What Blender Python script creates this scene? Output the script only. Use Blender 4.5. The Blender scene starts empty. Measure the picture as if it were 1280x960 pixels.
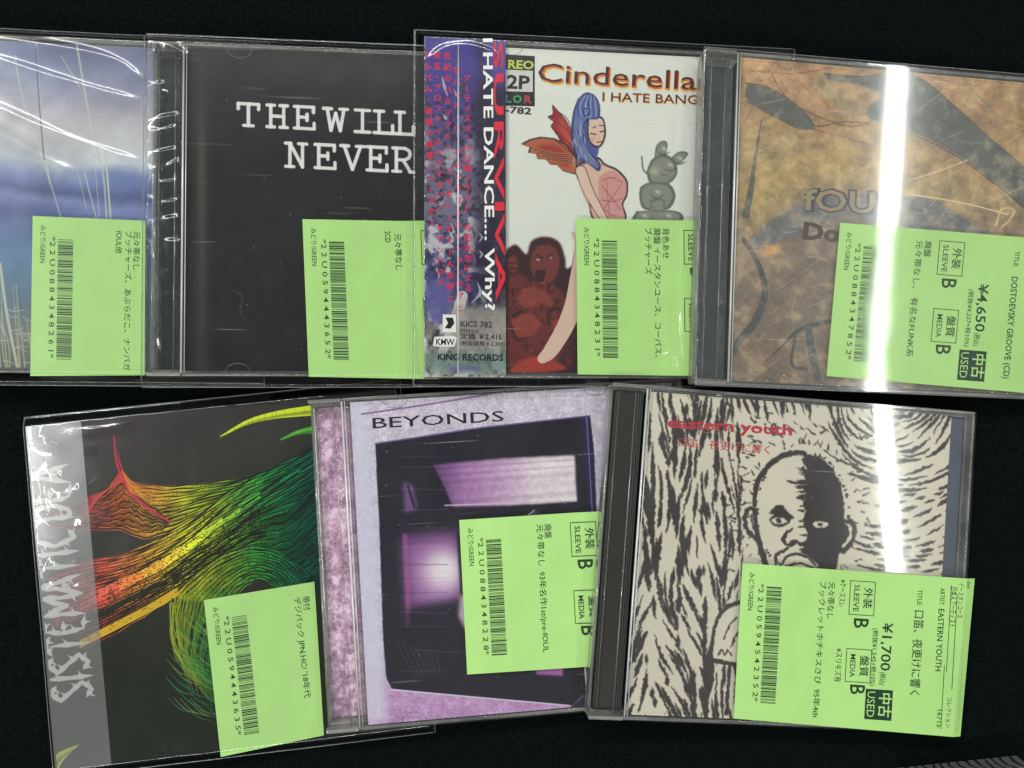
import bpy, math, random
import numpy as np
from mathutils import Matrix, Vector

random.seed(7)
rng = np.random.default_rng(7)
S = bpy.context.scene
MM = 0.001

# ------------------------------------------------------------------ camera
F_PX, CAM_H, PITCH, ROLL = 1027.67, 323.58, 0.03033, -0.01355
cam_d = bpy.data.cameras.new('camera')
cam_d.sensor_fit = 'HORIZONTAL'
cam_d.sensor_width = 36
cam_d.lens = F_PX / 1280 * 36
cam_d.clip_start = 0.01
cam_d.clip_end = 50
cam = bpy.data.objects.new('camera', cam_d)
S.collection.objects.link(cam)
CR = (Matrix.Rotation(PITCH, 3, 'X') @ Matrix.Rotation(ROLL, 3, 'Y'))
cam.matrix_world = Matrix.Translation((0, 0, CAM_H * MM)) @ CR.to_4x4()
S.camera = cam
CRn = np.array(CR)

# ------------------------------------------------------------------ world, lamps, exposure
w = bpy.data.worlds.new('World')
S.world = w
w.use_nodes = True
bg = w.node_tree.nodes['Background']
bg.inputs[0].default_value = (0.93, 1.0, 0.98, 1)
bg.inputs[1].default_value = 0.16


def tube(name, x, y0, y1, z, width, radiance, col=(0.97, 1.0, 0.96), rot=0):
    """strip lamp along y before rot"""
    L = bpy.data.lights.new(name, 'AREA')
    L.shape = 'RECTANGLE'
    L.size = width
    L.size_y = abs(y1 - y0)
    L.energy = radiance * width * L.size_y * math.pi
    L.color = col
    o = bpy.data.objects.new(name, L)
    o.location = (x, (y0 + y1) / 2, z)
    o.rotation_euler = (0, 0, rot)
    S.collection.objects.link(o)
    return o


tube('ceiling_or_added_tube', 1.77, -0.57, 1.75, 2.2, 0.065, 62)
tube('ceiling_or_added_tube', -1.40, -0.47, 1.6, 2.2, 0.10, 60)
tube('ceiling_or_added_tube', -0.6, 0.2, 2.9, 2.2, 0.22, 42, rot=math.pi / 2)  # added lamp laid across x, placed so the film wrinkles glint
tube('ceiling_or_added_tube', -0.4, -3.1, -0.5, 2.2, 0.20, 36, rot=math.pi / 2)  # its added counterpart on the near side, also for wrinkle glints

S.view_settings.view_transform = 'Standard'
S.view_settings.look = 'None'
S.view_settings.gamma = 1
S.view_settings.exposure = -0.6
S.render.engine = 'CYCLES'
S.cycles.use_denoising = True
S.cycles.transparent_max_bounces = 24
S.cycles.max_bounces = 10
S.cycles.caustics_reflective = False
S.cycles.caustics_refractive = False

# ------------------------------------------------------------------ where each case lies (measured, mm)
# x, y of the hinge edge's middle, turn, height of the hinge edge, width, depth, thickness
POSE = {
    1: (-234.77, 77.08, -0.0059, 12.5, 142.0, 126.6, 10.0),
    2: (-130.70, 74.04, 0.0034, 12.9, 141.8, 124.1, 10.0),
    3: (-29.35, 74.47, 0.0005, 14.3, 141.9, 126.1, 10.0),
    4: (72.28, 71.52, -0.0388, 14.3, 142.2, 124.8, 10.0),
    5: (-173.48, -71.14, 0.1037, 4.0, 140.0, 130.1, 5.0),
    6: (-68.77, -58.16, 0.0623, 7.3, 141.9, 123.0, 10.0),
    7: (35.19, -51.19, -0.0770, 13.6, 143.4, 122.3, 10.0),
}


class Pose:
    def __init__(s, k):
        x, y, a, zl, W, H, T = POSE[k]
        sl = zl / W
        c = math.sqrt(1 - sl * sl)
        s.W, s.H, s.T, s.k = W, H, T, k
        s.ex = np.array([math.cos(a) * c, math.sin(a) * c, -sl])
        s.ey = np.array([-math.sin(a), math.cos(a), 0.0])
        s.n = np.cross(s.ex, s.ey)
        s.o = np.array([x, y, zl])

    def matrix(s):
        M = Matrix.Identity(4)
        for i in range(3):
            M[i][0], M[i][1], M[i][2] = s.ex[i], s.ey[i], s.n[i]
            M[i][3] = s.o[i] * MM
        return M

    def loc(s, p, z):
        """point of the photograph -> mm on this case's own plane at height z"""
        p = np.atleast_2d(np.array(p, float))
        d = np.stack([(p[:, 0] - 640) / F_PX, (480 - p[:, 1]) / F_PX, -np.ones(len(p))], 1) @ CRn.T
        C = np.array([0, 0, CAM_H])
        o = s.o + s.n * z
        t = ((o - C) @ s.n) / (d @ s.n)
        P = C + d * t[:, None] - s.o
        return np.stack([P @ s.ex, P @ s.ey], 1)


# ------------------------------------------------------------------ node materials
def srgb(c):
    return tuple(((v / 255) / 12.92 if v / 255 <= 0.04045 else ((v / 255 + 0.055) / 1.055) ** 2.4) for v in c[:3]) + (1,)


_mats = {}


def mat(name):
    m = bpy.data.materials.new(name)
    m.use_nodes = True
    m.node_tree.nodes.clear()
    return m, m.node_tree.nodes, m.node_tree.links


def N(ns, t, **kw):
    n = ns.new(t)
    for k, v in kw.items():
        if k.startswith('_'):
            setattr(n, k[1:], v)
        else:
            n.inputs[k.replace('__', ' ')].default_value = v
    return n


def ink(col, rough=0.5, name='printing_ink'):
    key = ('ink', tuple(col), rough)
    if key in _mats:
        return _mats[key]
    m, ns, ls = mat(name)
    b = N(ns, 'ShaderNodeBsdfPrincipled', Base__Color=srgb(col), Roughness=rough)
    b.inputs['Specular IOR Level'].default_value = 0.2
    o = N(ns, 'ShaderNodeOutputMaterial')
    ls.new(b.outputs[0], o.inputs[0])
    _mats[key] = m
    return m


def paper(col, var=0.06, scale=60, name='paper', rough=0.75):
    m, ns, ls = mat(name)
    tc = N(ns, 'ShaderNodeTexCoord')
    n1 = N(ns, 'ShaderNodeTexNoise', Scale=scale, Detail=5.0)
    n2 = N(ns, 'ShaderNodeTexNoise', Scale=1400.0, Detail=2.0)
    ls.new(tc.outputs['Object'], n1.inputs['Vector'])
    ls.new(tc.outputs['Object'], n2.inputs['Vector'])
    hs = N(ns, 'ShaderNodeHueSaturation', Color=srgb(col))
    mp = N(ns, 'ShaderNodeMapRange')
    mp.inputs[1].default_value = 0.3
    mp.inputs[2].default_value = 0.7
    mp.inputs[3].default_value = 1 - var
    mp.inputs[4].default_value = 1 + var
    ls.new(n1.outputs[0], mp.inputs[0])
    ls.new(mp.outputs[0], hs.inputs['Value'])
    b = N(ns, 'ShaderNodeBsdfPrincipled', Roughness=rough)
    b.inputs['Specular IOR Level'].default_value = 0.25
    bp = N(ns, 'ShaderNodeBump', Strength=0.25, Distance=0.00005)
    ls.new(n2.outputs[0], bp.inputs['Height'])
    n3 = N(ns, 'ShaderNodeTexNoise', Scale=24.0, Detail=2.0)
    ls.new(tc.outputs['Object'], n3.inputs['Vector'])
    b3 = N(ns, 'ShaderNodeBump', Strength=1.0, Distance=0.0045)
    ls.new(n3.outputs[0], b3.inputs['Height'])
    ls.new(b3.outputs[0], bp.inputs['Normal'])
    ls.new(hs.outputs[0], b.inputs['Base Color'])
    ls.new(bp.outputs[0], b.inputs['Normal'])
    o = N(ns, 'ShaderNodeOutputMaterial')
    ls.new(b.outputs[0], o.inputs[0])
    return m


def clear(name, rough=0.03, ior=1.49, halo=0.12, halo_rough=0.25, tint=(0.97, 0.97, 0.97), haze=0.0,
          haze_col=(0.5, 0.5, 0.5), wave=0.0, wave_scale=12.0, scratch_or_glint=0.0, boost=1.0):
    """thin clear plastic: what is behind shows through, the room mirrors on top"""
    m, ns, ls = mat(name)
    tc = N(ns, 'ShaderNodeTexCoord')
    tr = N(ns, 'ShaderNodeBsdfTransparent', Color=tint + (1,))
    g1 = N(ns, 'ShaderNodeBsdfGlossy', Roughness=rough)
    g2 = N(ns, 'ShaderNodeBsdfGlossy', Roughness=halo_rough)
    mg = N(ns, 'ShaderNodeMixShader', Fac=halo)
    ls.new(g1.outputs[0], mg.inputs[1])
    ls.new(g2.outputs[0], mg.inputs[2])
    geo = N(ns, 'ShaderNodeNewGeometry')
    dot = N(ns, 'ShaderNodeVectorMath', _operation='DOT_PRODUCT')
    ls.new(geo.outputs['Normal'], dot.inputs[0])
    ls.new(geo.outputs['Incoming'], dot.inputs[1])
    ab = N(ns, 'ShaderNodeMath', _operation='ABSOLUTE')
    ls.new(dot.outputs['Value'], ab.inputs[0])
    om = N(ns, 'ShaderNodeMath', _operation='SUBTRACT')
    om.inputs[0].default_value = 1.0
    ls.new(ab.outputs[0], om.inputs[1])
    pw = N(ns, 'ShaderNodeMath', _operation='POWER')
    pw.inputs[1].default_value = 5.0
    ls.new(om.outputs[0], pw.inputs[0])
    fr = N(ns, 'ShaderNodeMath', _operation='MULTIPLY_ADD')
    f0 = ((ior - 1) / (ior + 1)) ** 2
    fr.inputs[1].default_value = 1 - f0
    fr.inputs[2].default_value = f0
    ls.new(pw.outputs[0], fr.inputs[0])
    base = tr.outputs[0]
    if haze > 0:
        df = N(ns, 'ShaderNodeBsdfDiffuse', Color=haze_col + (1,))
        mh = N(ns, 'ShaderNodeMixShader', Fac=haze)
        ls.new(tr.outputs[0], mh.inputs[1])
        ls.new(df.outputs[0], mh.inputs[2])
        if scratch_or_glint > 0:
            mus = N(ns, 'ShaderNodeTexNoise', Scale=30.0, Detail=8.0, Roughness=0.7)
            ls.new(tc.outputs['Object'], mus.inputs['Vector'])
            r = N(ns, 'ShaderNodeMapRange')
            r.inputs[1].default_value = 0.35
            r.inputs[2].default_value = 0.75
            r.inputs[3].default_value = haze * 0.4
            r.inputs[4].default_value = haze * (1.6 + scratch_or_glint)
            ls.new(mus.outputs[0], r.inputs[0])
            tot = r.outputs[0]
            for rotz, sc, gain in ((0.35, 1.0, .16), (-.9, .8, .13), (1.45, 1.2, .10)):
                mpn = N(ns, 'ShaderNodeMapping')
                mpn.inputs['Rotation'].default_value = (0, 0, rotz)
                mpn.inputs['Scale'].default_value = (18 * sc, 900 * sc, 1)
                ls.new(tc.outputs['Object'], mpn.inputs['Vector'])
                hn = N(ns, 'ShaderNodeTexNoise', Scale=1.0, Detail=1.0)
                ls.new(mpn.outputs[0], hn.inputs['Vector'])
                hr = N(ns, 'ShaderNodeMapRange')
                hr.inputs[1].default_value = 0.745
                hr.inputs[2].default_value = 0.80
                hr.inputs[3].default_value = 0
                hr.inputs[4].default_value = gain * min(2.2, scratch_or_glint)
                ls.new(hn.outputs[0], hr.inputs[0])
                ad = N(ns, 'ShaderNodeMath', _operation='ADD')
                ls.new(tot, ad.inputs[0])
                ls.new(hr.outputs[0], ad.inputs[1])
                tot = ad.outputs[0]
            dn = N(ns, 'ShaderNodeTexVoronoi', Scale=170.0)
            ls.new(tc.outputs['Object'], dn.inputs['Vector'])
            dr = N(ns, 'ShaderNodeMapRange')
            dr.inputs[1].default_value = 0.05
            dr.inputs[2].default_value = 0.02
            dr.inputs[3].default_value = 0
            dr.inputs[4].default_value = 0.3
            ls.new(dn.outputs['Distance'], dr.inputs[0])
            ad = N(ns, 'ShaderNodeMath', _operation='ADD')
            ad.use_clamp = True
            ls.new(tot, ad.inputs[0])
            ls.new(dr.outputs[0], ad.inputs[1])
            ls.new(ad.outputs[0], mh.inputs[0])
        base = mh.outputs[0]
    mx = N(ns, 'ShaderNodeMixShader')
    if boost != 1.0:
        mu = N(ns, 'ShaderNodeMath', _operation='MULTIPLY')
        mu.inputs[1].default_value = boost
        mu.use_clamp = True
        ls.new(fr.outputs[0], mu.inputs[0])
        ls.new(mu.outputs[0], mx.inputs[0])
    else:
        ls.new(fr.outputs[0], mx.inputs[0])
    ls.new(base, mx.inputs[1])
    ls.new(mg.outputs[0], mx.inputs[2])
    if wave > 0:
        nz = N(ns, 'ShaderNodeTexNoise', Scale=wave_scale, Detail=2.0)
        ls.new(tc.outputs['Object'], nz.inputs['Vector'])
        bp = N(ns, 'ShaderNodeBump', Strength=1.0, Distance=wave * MM)
        ls.new(nz.outputs[0], bp.inputs['Height'])
        for q in (g1, g2):
            ls.new(bp.outputs[0], q.inputs['Normal'])
    o = N(ns, 'ShaderNodeOutputMaterial')
    ls.new(mx.outputs[0], o.inputs[0])
    return m


def plastic(name, col, rough=0.3, bump=0.0):
    m, ns, ls = mat(name)
    b = N(ns, 'ShaderNodeBsdfPrincipled', Base__Color=srgb(col), Roughness=rough)
    tc = N(ns, 'ShaderNodeTexCoord')
    nz = N(ns, 'ShaderNodeTexNoise', Scale=500.0, Detail=4.0)
    ls.new(tc.outputs['Object'], nz.inputs['Vector'])
    bp = N(ns, 'ShaderNodeBump', Strength=0.3, Distance=0.00003 + bump * MM)
    ls.new(nz.outputs[0], bp.inputs['Height'])
    ls.new(bp.outputs[0], b.inputs['Normal'])
    o = N(ns, 'ShaderNodeOutputMaterial')
    ls.new(b.outputs[0], o.inputs[0])
    return m


M_LID = clear('clear_lid', rough=0.035, halo=0.13, halo_rough=0.22, wave=0.05, wave_scale=9, haze=0.004, haze_col=(.8, .8, .8), scratch_or_glint=1.0)
M_LID_WORN = clear('worn_clear_lid', rough=0.04, halo=0.42, halo_rough=0.12, haze=0.012, haze_col=(0.75, 0.76, 0.76), wave=0.05, wave_scale=9, scratch_or_glint=1.2)
M_EDGE = clear('acrylic_edge', rough=0.08, halo=0.4, halo_rough=0.3, tint=(0.72, 0.73, 0.71), haze=0.17, haze_col=(0.66, 0.64, 0.60), boost=2.2, scratch_or_glint=2.0)  # on the rims the pale noise paints broken highlights
M_RIDGE = clear('acrylic_ridge', rough=0.05, halo=0.4, halo_rough=0.25, tint=(0.9, 0.91, 0.9), haze=0.10, haze_col=(0.7, 0.7, 0.68), boost=2.2)
M_FILM = clear('plastic_film', rough=0.065, halo=0.4, halo_rough=0.2, tint=(0.985, 0.985, 0.985), boost=1.55)
M_CORNER_GLINT = clear('painted_corner_glint', rough=0.25, halo=0.4, halo_rough=0.4, tint=(0.95, 0.95, 0.95), haze=0.75, haze_col=(0.95, 0.95, 0.93), boost=5)  # whitish diffuse paints the light caught along the lid corner
M_FILM_SOFT = clear('soft_wrinkled_film', rough=0.13, halo=0.5, halo_rough=0.26, tint=(0.985, 0.985, 0.985), boost=2.2)
M_SEAM = clear('film_seam', rough=0.12, halo=0.4, halo_rough=0.3, tint=(0.75, 0.76, 0.76), haze=0.25, haze_col=(0.6, 0.6, 0.6), boost=2.5)
M_BLACK = plastic('black_plastic', (42, 41, 38), 0.38)
M_DARK = plastic('dark_plastic', (38, 42, 43), 0.35)
M_GREEN = paper((173, 217, 130), 0.05, 25, 'green_slip_paper')
M_INKG = ink((38, 62, 44), name='slip_ink')


# ------------------------------------------------------------------ mesh helpers (all in mm)
def link(name, verts, faces, m, parent=None, smooth=False, uv=None):
    me = bpy.data.meshes.new(name)
    v = np.asarray(verts, np.float64) * MM
    f = faces
    if isinstance(f, np.ndarray) and f.ndim == 2:
        me.vertices.add(len(v))
        me.vertices.foreach_set('co', v.astype(np.float32).ravel())
        k = f.shape[1]
        me.loops.add(f.size)
        me.loops.foreach_set('vertex_index', f.astype(np.int32).ravel())
        me.polygons.add(len(f))
        me.polygons.foreach_set('loop_start', np.arange(0, f.size, k, dtype=np.int32))
        me.update(calc_edges=True)
    else:
        me.from_pydata(v.tolist(), [], [list(q) for q in f])
    if uv is not None:
        L = me.uv_layers.new(name='UVMap')
        idx = np.zeros(len(me.loops), np.int32)
        me.loops.foreach_get('vertex_index', idx)
        L.data.foreach_set('uv', np.asarray(uv, np.float32)[idx].ravel())
    me.validate()
    me.materials.append(m)
    if smooth:
        me.polygons.foreach_set('use_smooth', [True] * len(me.polygons))
    ob = bpy.data.objects.new(name, me)
    S.collection.objects.link(ob)
    if parent is not None:
        ob.parent = parent
    return ob


class MB:
    def __init__(s):
        s.v, s.f = [], []

    def add(s, v, f):
        b = len(s.v)
        s.v += [tuple(p) for p in v]
        s.f += [tuple(i + b for i in q) for q in f]

    def box(s, x0, x1, y0, y1, z0, z1, bev=0.0):
        b = min(bev, (x1 - x0) / 2.01, (y1 - y0) / 2.01, (z1 - z0) / 2.01)
        if b <= 0:
            s.add([(x, y, z) for z in (z0, z1) for y in (y0, y1) for x in (x0, x1)],
                  [(0, 2, 3, 1), (4, 5, 7, 6), (0, 1, 5, 4), (2, 6, 7, 3), (0, 4, 6, 2), (1, 3, 7, 5)])
            return
        rings = []
        for z, i in ((z0, b), (z0 + b, 0), (z1 - b, 0), (z1 - b * .3, b * .3), (z1, b)):
            X0, X1, Y0, Y1 = x0 + i, x1 - i, y0 + i, y1 - i
            c = b * .6
            rings.append([(X0 + c, Y0, z), (X1 - c, Y0, z), (X1, Y0 + c, z), (X1, Y1 - c, z), (X1 - c, Y1, z), (X0 + c, Y1, z), (X0, Y1 - c, z), (X0, Y0 + c, z)])
        v = [p for r in rings for p in r]
        f = [tuple(reversed(range(8)))]
        for k in range(4):
            for j in range(8):
                a = k * 8 + j
                c2 = k * 8 + (j + 1) % 8
                f.append((a, c2, c2 + 8, a + 8))
        f.append(tuple(range(32, 40)))
        s.add(v, f)

    def tube(s, pts, r, n=6, z_flat=1.0):
        pts = [np.array(p, float) for p in pts]
        V, F = [], []
        for i, p in enumerate(pts):
            a = pts[max(i - 1, 0)]
            b = pts[min(i + 1, len(pts) - 1)]
            t = (b - a) / (np.linalg.norm(b - a) + 1e-9)
            up = np.array([0, 0, 1.0])
            sd = np.cross(t, up)
            sd /= np.linalg.norm(sd) + 1e-9
            u2 = np.cross(sd, t)
            rr = r[i] if hasattr(r, '__len__') else r
            for k in range(n):
                an = 2 * math.pi * k / n
                V.append(p + sd * math.cos(an) * rr + u2 * math.sin(an) * rr * z_flat)
        for i in range(len(pts) - 1):
            for k in range(n):
                a = i * n + k
                b = i * n + (k + 1) % n
                F.append((a, a + n, b + n, b))
        F.append(tuple(range(n)))
        F.append(tuple(reversed(range((len(pts) - 1) * n, len(pts) * n))))
        s.add(V, F)

    def quad(s, pts, z):
        s.add([(p[0], p[1], z) for p in pts], [tuple(range(len(pts)))])

    def build(s, name, m, parent=None, smooth=False):
        return link(name, s.v, s.f, m, parent, smooth)


def heightgrid(name, xs, ys, Z, m, parent, holes=None):
    X, Y = np.meshgrid(xs, ys)
    v = np.stack([X.ravel(), Y.ravel(), Z.ravel()], 1)
    nx, ny = len(xs), len(ys)
    i = np.arange(nx - 1)[None, :] + nx * np.arange(ny - 1)[:, None]
    f = np.stack([i, i + 1, i + 1 + nx, i + nx], -1).reshape(-1, 4)
    return link(name, v, f, m, parent, smooth=True)


# ------------------------------------------------------------------ lettering as flat mesh
_glyph = {}


def glyphs(txt, bold=0.0, align='LEFT'):
    key = (txt, bold, align)
    if key in _glyph:
        return _glyph[key]
    if bold and any(ord(c) > 0x2E00 for c in txt):
        v, f = glyphs(txt, 0.0, align)
        k = len(v)
        v2 = np.vstack([v, v + np.array([bold * 1.4, bold * .6])])
        r_ = (v2, list(f) + [tuple(i + k for i in q) for q in f])
        _glyph[key] = r_
        return r_
    cu = bpy.data.curves.new('t', 'FONT')
    cu.body = txt
    cu.size = 1.0
    cu.align_x = align
    cu.resolution_u = 2
    cu.fill_mode = 'FRONT'
    cu.offset = bold
    o = bpy.data.objects.new('t', cu)
    me = o.to_mesh()
    v = np.array([p.co[:2] for p in me.vertices]) if len(me.vertices) else np.zeros((0, 2))
    f = [tuple(p.vertices) for p in me.polygons]
    o.to_mesh_clear()
    bpy.data.objects.remove(o)
    bpy.data.curves.remove(cu)
    _glyph[key] = (v, f)
    return v, f


class Print:
    """collects flat lettering on a case's plane; u,v are points of the photograph"""

    def __init__(s, pose, z):
        s.p, s.z, s.mb = pose, z, MB()

    def text(s, txt, a, b, h, bold=0.0, length=None, z=0.0, vertical=False, up=None):
        """baseline runs from point a towards b; cap height h (photo px); fit to length |ab| when length is set"""
        a = np.array(a, float)
        b = np.array(b, float)
        d = b - a
        L = np.hypot(*d)
        d /= L
        u = np.array([d[1], -d[0]]) if up is None else np.array(up, float)
        v, f = glyphs(txt, bold)
        if not len(v):
            return
        cap = 0.72
        w = v[:, 0].max() - v[:, 0].min()
        sx = L / w if length is None else length / w
        sy = h / cap
        P = a + np.outer((v[:, 0] - v[:, 0].min()) * sx, d) + np.outer(v[:, 1] * sy, u)
        q = s.p.loc(P, s.z + z)
        h2 = len(q) // 2 if bold and any(ord(c) > 0x2E00 for c in txt) else len(q)
        s.mb.add([(x, y, s.z + z + (0.012 if i >= h2 else 0)) for i, (x, y) in enumerate(q)], f)

    def column(s, txt, x0, y0, x1, y1, size, bold=0.0):
        """upright glyphs stacked downwards"""
        n = len(txt)
        for i, ch in enumerate(txt):
            if ch == ' ':
                continue
            t = (i + .5) / n
            cx, cy = x0 + (x1 - x0) * t, y0 + (y1 - y0) * t
            v, f = glyphs(ch, bold)
            if not len(v):
                continue
            c = (v.max(0) + v.min(0)) / 2
            if ch in 'ー.':
                v = np.stack([-(v[:, 1] - c[1]), v[:, 0] - c[0]], 1)
                c = np.zeros(2)
            P = np.array([cx, cy]) + (v - c) * np.array([size, -size])
            q = s.p.loc(P, s.z)
            h2 = len(q) // 2 if bold and ord(ch) > 0x2E00 else len(q)
            s.mb.add([(x, y, s.z + (0.012 if k >= h2 else 0)) for k, (x, y) in enumerate(q)], [tuple(reversed(t2)) for t2 in f])

    def poly(s, pts, z=0.0):
        q = s.p.loc(pts, s.z + z)
        s.mb.add([(x, y, s.z + z) for x, y in q], [tuple(range(len(q)))])

    def build(s, name, m, parent):
        return s.mb.build(name, m, parent)


# ------------------------------------------------------------------ picture painter (covers are printed pictures)
RES = 6.0


def catmull(p, n=8):
    p = np.array(p, float)
    if len(p) < 3:
        t = np.linspace(0, 1, n)[:, None]
        return p[0] * (1 - t) + p[-1] * t
    q = np.vstack([2 * p[0] - p[1], p, 2 * p[-1] - p[-2]])
    out = []
    for i in range(1, len(q) - 2):
        for t in np.linspace(0, 1, n, endpoint=False):
            a, b, c, d = q[i - 1], q[i], q[i + 1], q[i + 2]
            out.append(.5 * ((2 * b) + (c - a) * t + (2 * a - 5 * b + 4 * c - d) * t * t + (3 * b - a - 3 * c + d) * t ** 3))
    out.append(p[-1])
    return np.array(out)


def vnoise(h, w, cell, seed=0):
    r = np.random.default_rng(seed)
    gh, gw = int(h / cell) + 3, int(w / cell) + 3
    g = r.random((gh, gw))
    y = np.arange(h) / cell
    x = np.arange(w) / cell
    yi, xi = y.astype(int), x.astype(int)
    fy, fx = y - yi, x - xi
    fy = (fy * fy * (3 - 2 * fy))[:, None]
    fx = (fx * fx * (3 - 2 * fx))[None, :]
    a = g[np.ix_(yi, xi)]
    b = g[np.ix_(yi, xi + 1)]
    c = g[np.ix_(yi + 1, xi)]
    d = g[np.ix_(yi + 1, xi + 1)]
    return (a * (1 - fx) + b * fx) * (1 - fy) + (c * (1 - fx) + d * fx) * fy


def fbm(h, w, cell, seed=0, o=4):
    t, a, s = 0, 1.0, 0
    for k in range(o):
        t = t + a * vnoise(h, w, max(cell / 2 ** k, 1.0), seed + k)
        s += a
        a *= .55
    return t / s


class Art:
    def __init__(s, pose, z, x0, x1, y0, y1, base):
        s.p, s.z = pose, z
        s.x0, s.x1, s.y0, s.y1 = x0, x1, y0, y1
        s.w, s.h = int((x1 - x0) * RES), int((y1 - y0) * RES)
        s.im = np.ones((s.h, s.w, 3)) * np.array(base, float) / 255
        # photo coordinates of every pixel (for gradients)
        xs = x0 + (np.arange(s.w) + .5) / RES
        ys = y0 + (np.arange(s.h) + .5) / RES
        X, Y = np.meshgrid(xs, ys)
        P = (pose.o[None, None] + X[..., None] * pose.ex + Y[..., None] * pose.ey + pose.n * z) - np.array([0, 0, CAM_H])
        Q = P @ CRn
        s.U = 640 + F_PX * Q[..., 0] / -Q[..., 2]
        s.V = 480 - F_PX * Q[..., 1] / -Q[..., 2]

    def c(s, pts):
        q = s.p.loc(pts, s.z)
        return np.stack([(q[:, 0] - s.x0) * RES - .5, (q[:, 1] - s.y0) * RES - .5], 1)

    def blend(s, m, col, sl=None):
        col = np.array(col, float) / 255 if not (isinstance(col, np.ndarray) and col.ndim == 3) else col
        t = s.im if sl is None else s.im[sl]
        if isinstance(col, np.ndarray) and col.ndim == 3 and sl is not None:
            col = col[sl]
        t[...] = t * (1 - m[..., None]) + col * m[..., None]

    def poly(s, pts, col, alpha=1.0, soft=0.0, smooth=False, closed=True):
        if smooth:
            pts = catmull(list(pts) + [pts[0]], 6)[:-1]
        q = s.c(pts)
        pad = int(soft * 3 * RES / 3.2) + 3
        xa, xb = int(max(q[:, 0].min() - pad, 0)), int(min(q[:, 0].max() + pad, s.w))
        ya, yb = int(max(q[:, 1].min() - pad, 0)), int(min(q[:, 1].max() + pad, s.h))
        if xb <= xa or yb <= ya:
            return
        X, Y = np.meshgrid(np.arange(xa, xb), np.arange(ya, yb))
        ins = np.zeros(X.shape, bool)
        n = len(q)
        for i in range(n):
            x1, y1 = q[i]
            x2, y2 = q[(i + 1) % n]
            if y1 == y2:
                continue
            ins ^= ((y1 > Y) != (y2 > Y)) & (X < (x2 - x1) * (Y - y1) / (y2 - y1) + x1)
        m = ins.astype(float)
        k = max(1, int(round(soft * RES / 3.2)))
        for _ in range(2 if soft else 1):
            m = s.box(m, k)
        s.blend(m * alpha, col, (slice(ya, yb), slice(xa, xb)))

    @staticmethod
    def box(m, k):
        for ax in (0, 1):
            p = np.pad(m, [(k, k) if a == ax else (0, 0) for a in (0, 1)], mode='edge')
            cs = np.cumsum(p, axis=ax)
            z = np.zeros_like(np.take(cs, [0], axis=ax))
            cs = np.concatenate([z, cs], axis=ax)
            n = 2 * k + 1
            L = m.shape[ax]
            m = (np.take(cs, range(n, n + L), axis=ax) - np.take(cs, range(0, L), axis=ax)) / n
        return m

    def stroke(s, pts, wd, col, alpha=1.0, smooth=True, n=6):
        """wd = width in photo px, one value or one per control point"""
        P = catmull(pts, n) if smooth and len(pts) > 2 else np.array(pts, float)
        if hasattr(wd, '__len__'):
            ws = np.interp(np.linspace(0, 1, len(P)), np.linspace(0, 1, len(wd)), wd)
        else:
            ws = np.full(len(P), float(wd))
        q = s.c(P)
        r = ws * RES / 3.2 / 2
        mr = r.max() + 2
        xa, xb = int(max(q[:, 0].min() - mr, 0)), int(min(q[:, 0].max() + mr + 1, s.w))
        ya, yb = int(max(q[:, 1].min() - mr, 0)), int(min(q[:, 1].max() + mr + 1, s.h))
        if xb <= xa or yb <= ya:
            return
        m = np.zeros((yb - ya, xb - xa))
        for i in range(len(q) - 1):
            a, b = q[i], q[i + 1]
            R = max(r[i], r[i + 1]) + 1.5
            x0, x1 = int(max(min(a[0], b[0]) - R, xa)), int(min(max(a[0], b[0]) + R + 1, xb))
            y0, y1 = int(max(min(a[1], b[1]) - R, ya)), int(min(max(a[1], b[1]) + R + 1, yb))
            if x1 <= x0 or y1 <= y0:
                continue
            X, Y = np.meshgrid(np.arange(x0, x1), np.arange(y0, y1))
            d = b - a
            t = np.clip(((X - a[0]) * d[0] + (Y - a[1]) * d[1]) / (d @ d + 1e-9), 0, 1)
            D = np.hypot(X - a[0] - t * d[0], Y - a[1] - t * d[1])
            cov = np.clip(r[i] * (1 - t) + r[i + 1] * t - D + .5, 0, 1)
            sub = m[y0 - ya:y1 - ya, x0 - xa:x1 - xa]
            np.maximum(sub, cov, out=sub)
        s.blend(m * alpha, col, (slice(ya, yb), slice(xa, xb)))

    def blob(s, cx, cy, rx, ry, col, alpha=1.0, rot=0.0, pw=2.0):
        U, V = s.U - cx, s.V - cy
        c, si = math.cos(rot), math.sin(rot)
        d = ((U * c + V * si) / rx) ** 2 + ((-U * si + V * c) / ry) ** 2
        s.blend(np.exp(-d ** (pw / 2)) * alpha, col)

    def material(s, name, rough=0.45, gain=1.0):
        img = bpy.data.images.new(name, s.w, s.h, alpha=False)
        px = np.ones((s.h, s.w, 4), np.float32)
        px[..., :3] = np.clip(s.im * gain, 0, 1)
        img.pixels.foreach_set(px.ravel())
        img.update()
        img.pack()
        m, ns, ls = mat(name)
        ti = N(ns, 'ShaderNodeTexImage', _image=img, _extension='EXTEND')
        b = N(ns, 'ShaderNodeBsdfPrincipled', Roughness=rough)
        b.inputs['Specular IOR Level'].default_value = 0.15
        ls.new(ti.outputs[0], b.inputs['Base Color'])
        o = N(ns, 'ShaderNodeOutputMaterial')
        ls.new(b.outputs[0], o.inputs[0])
        return m

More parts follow.
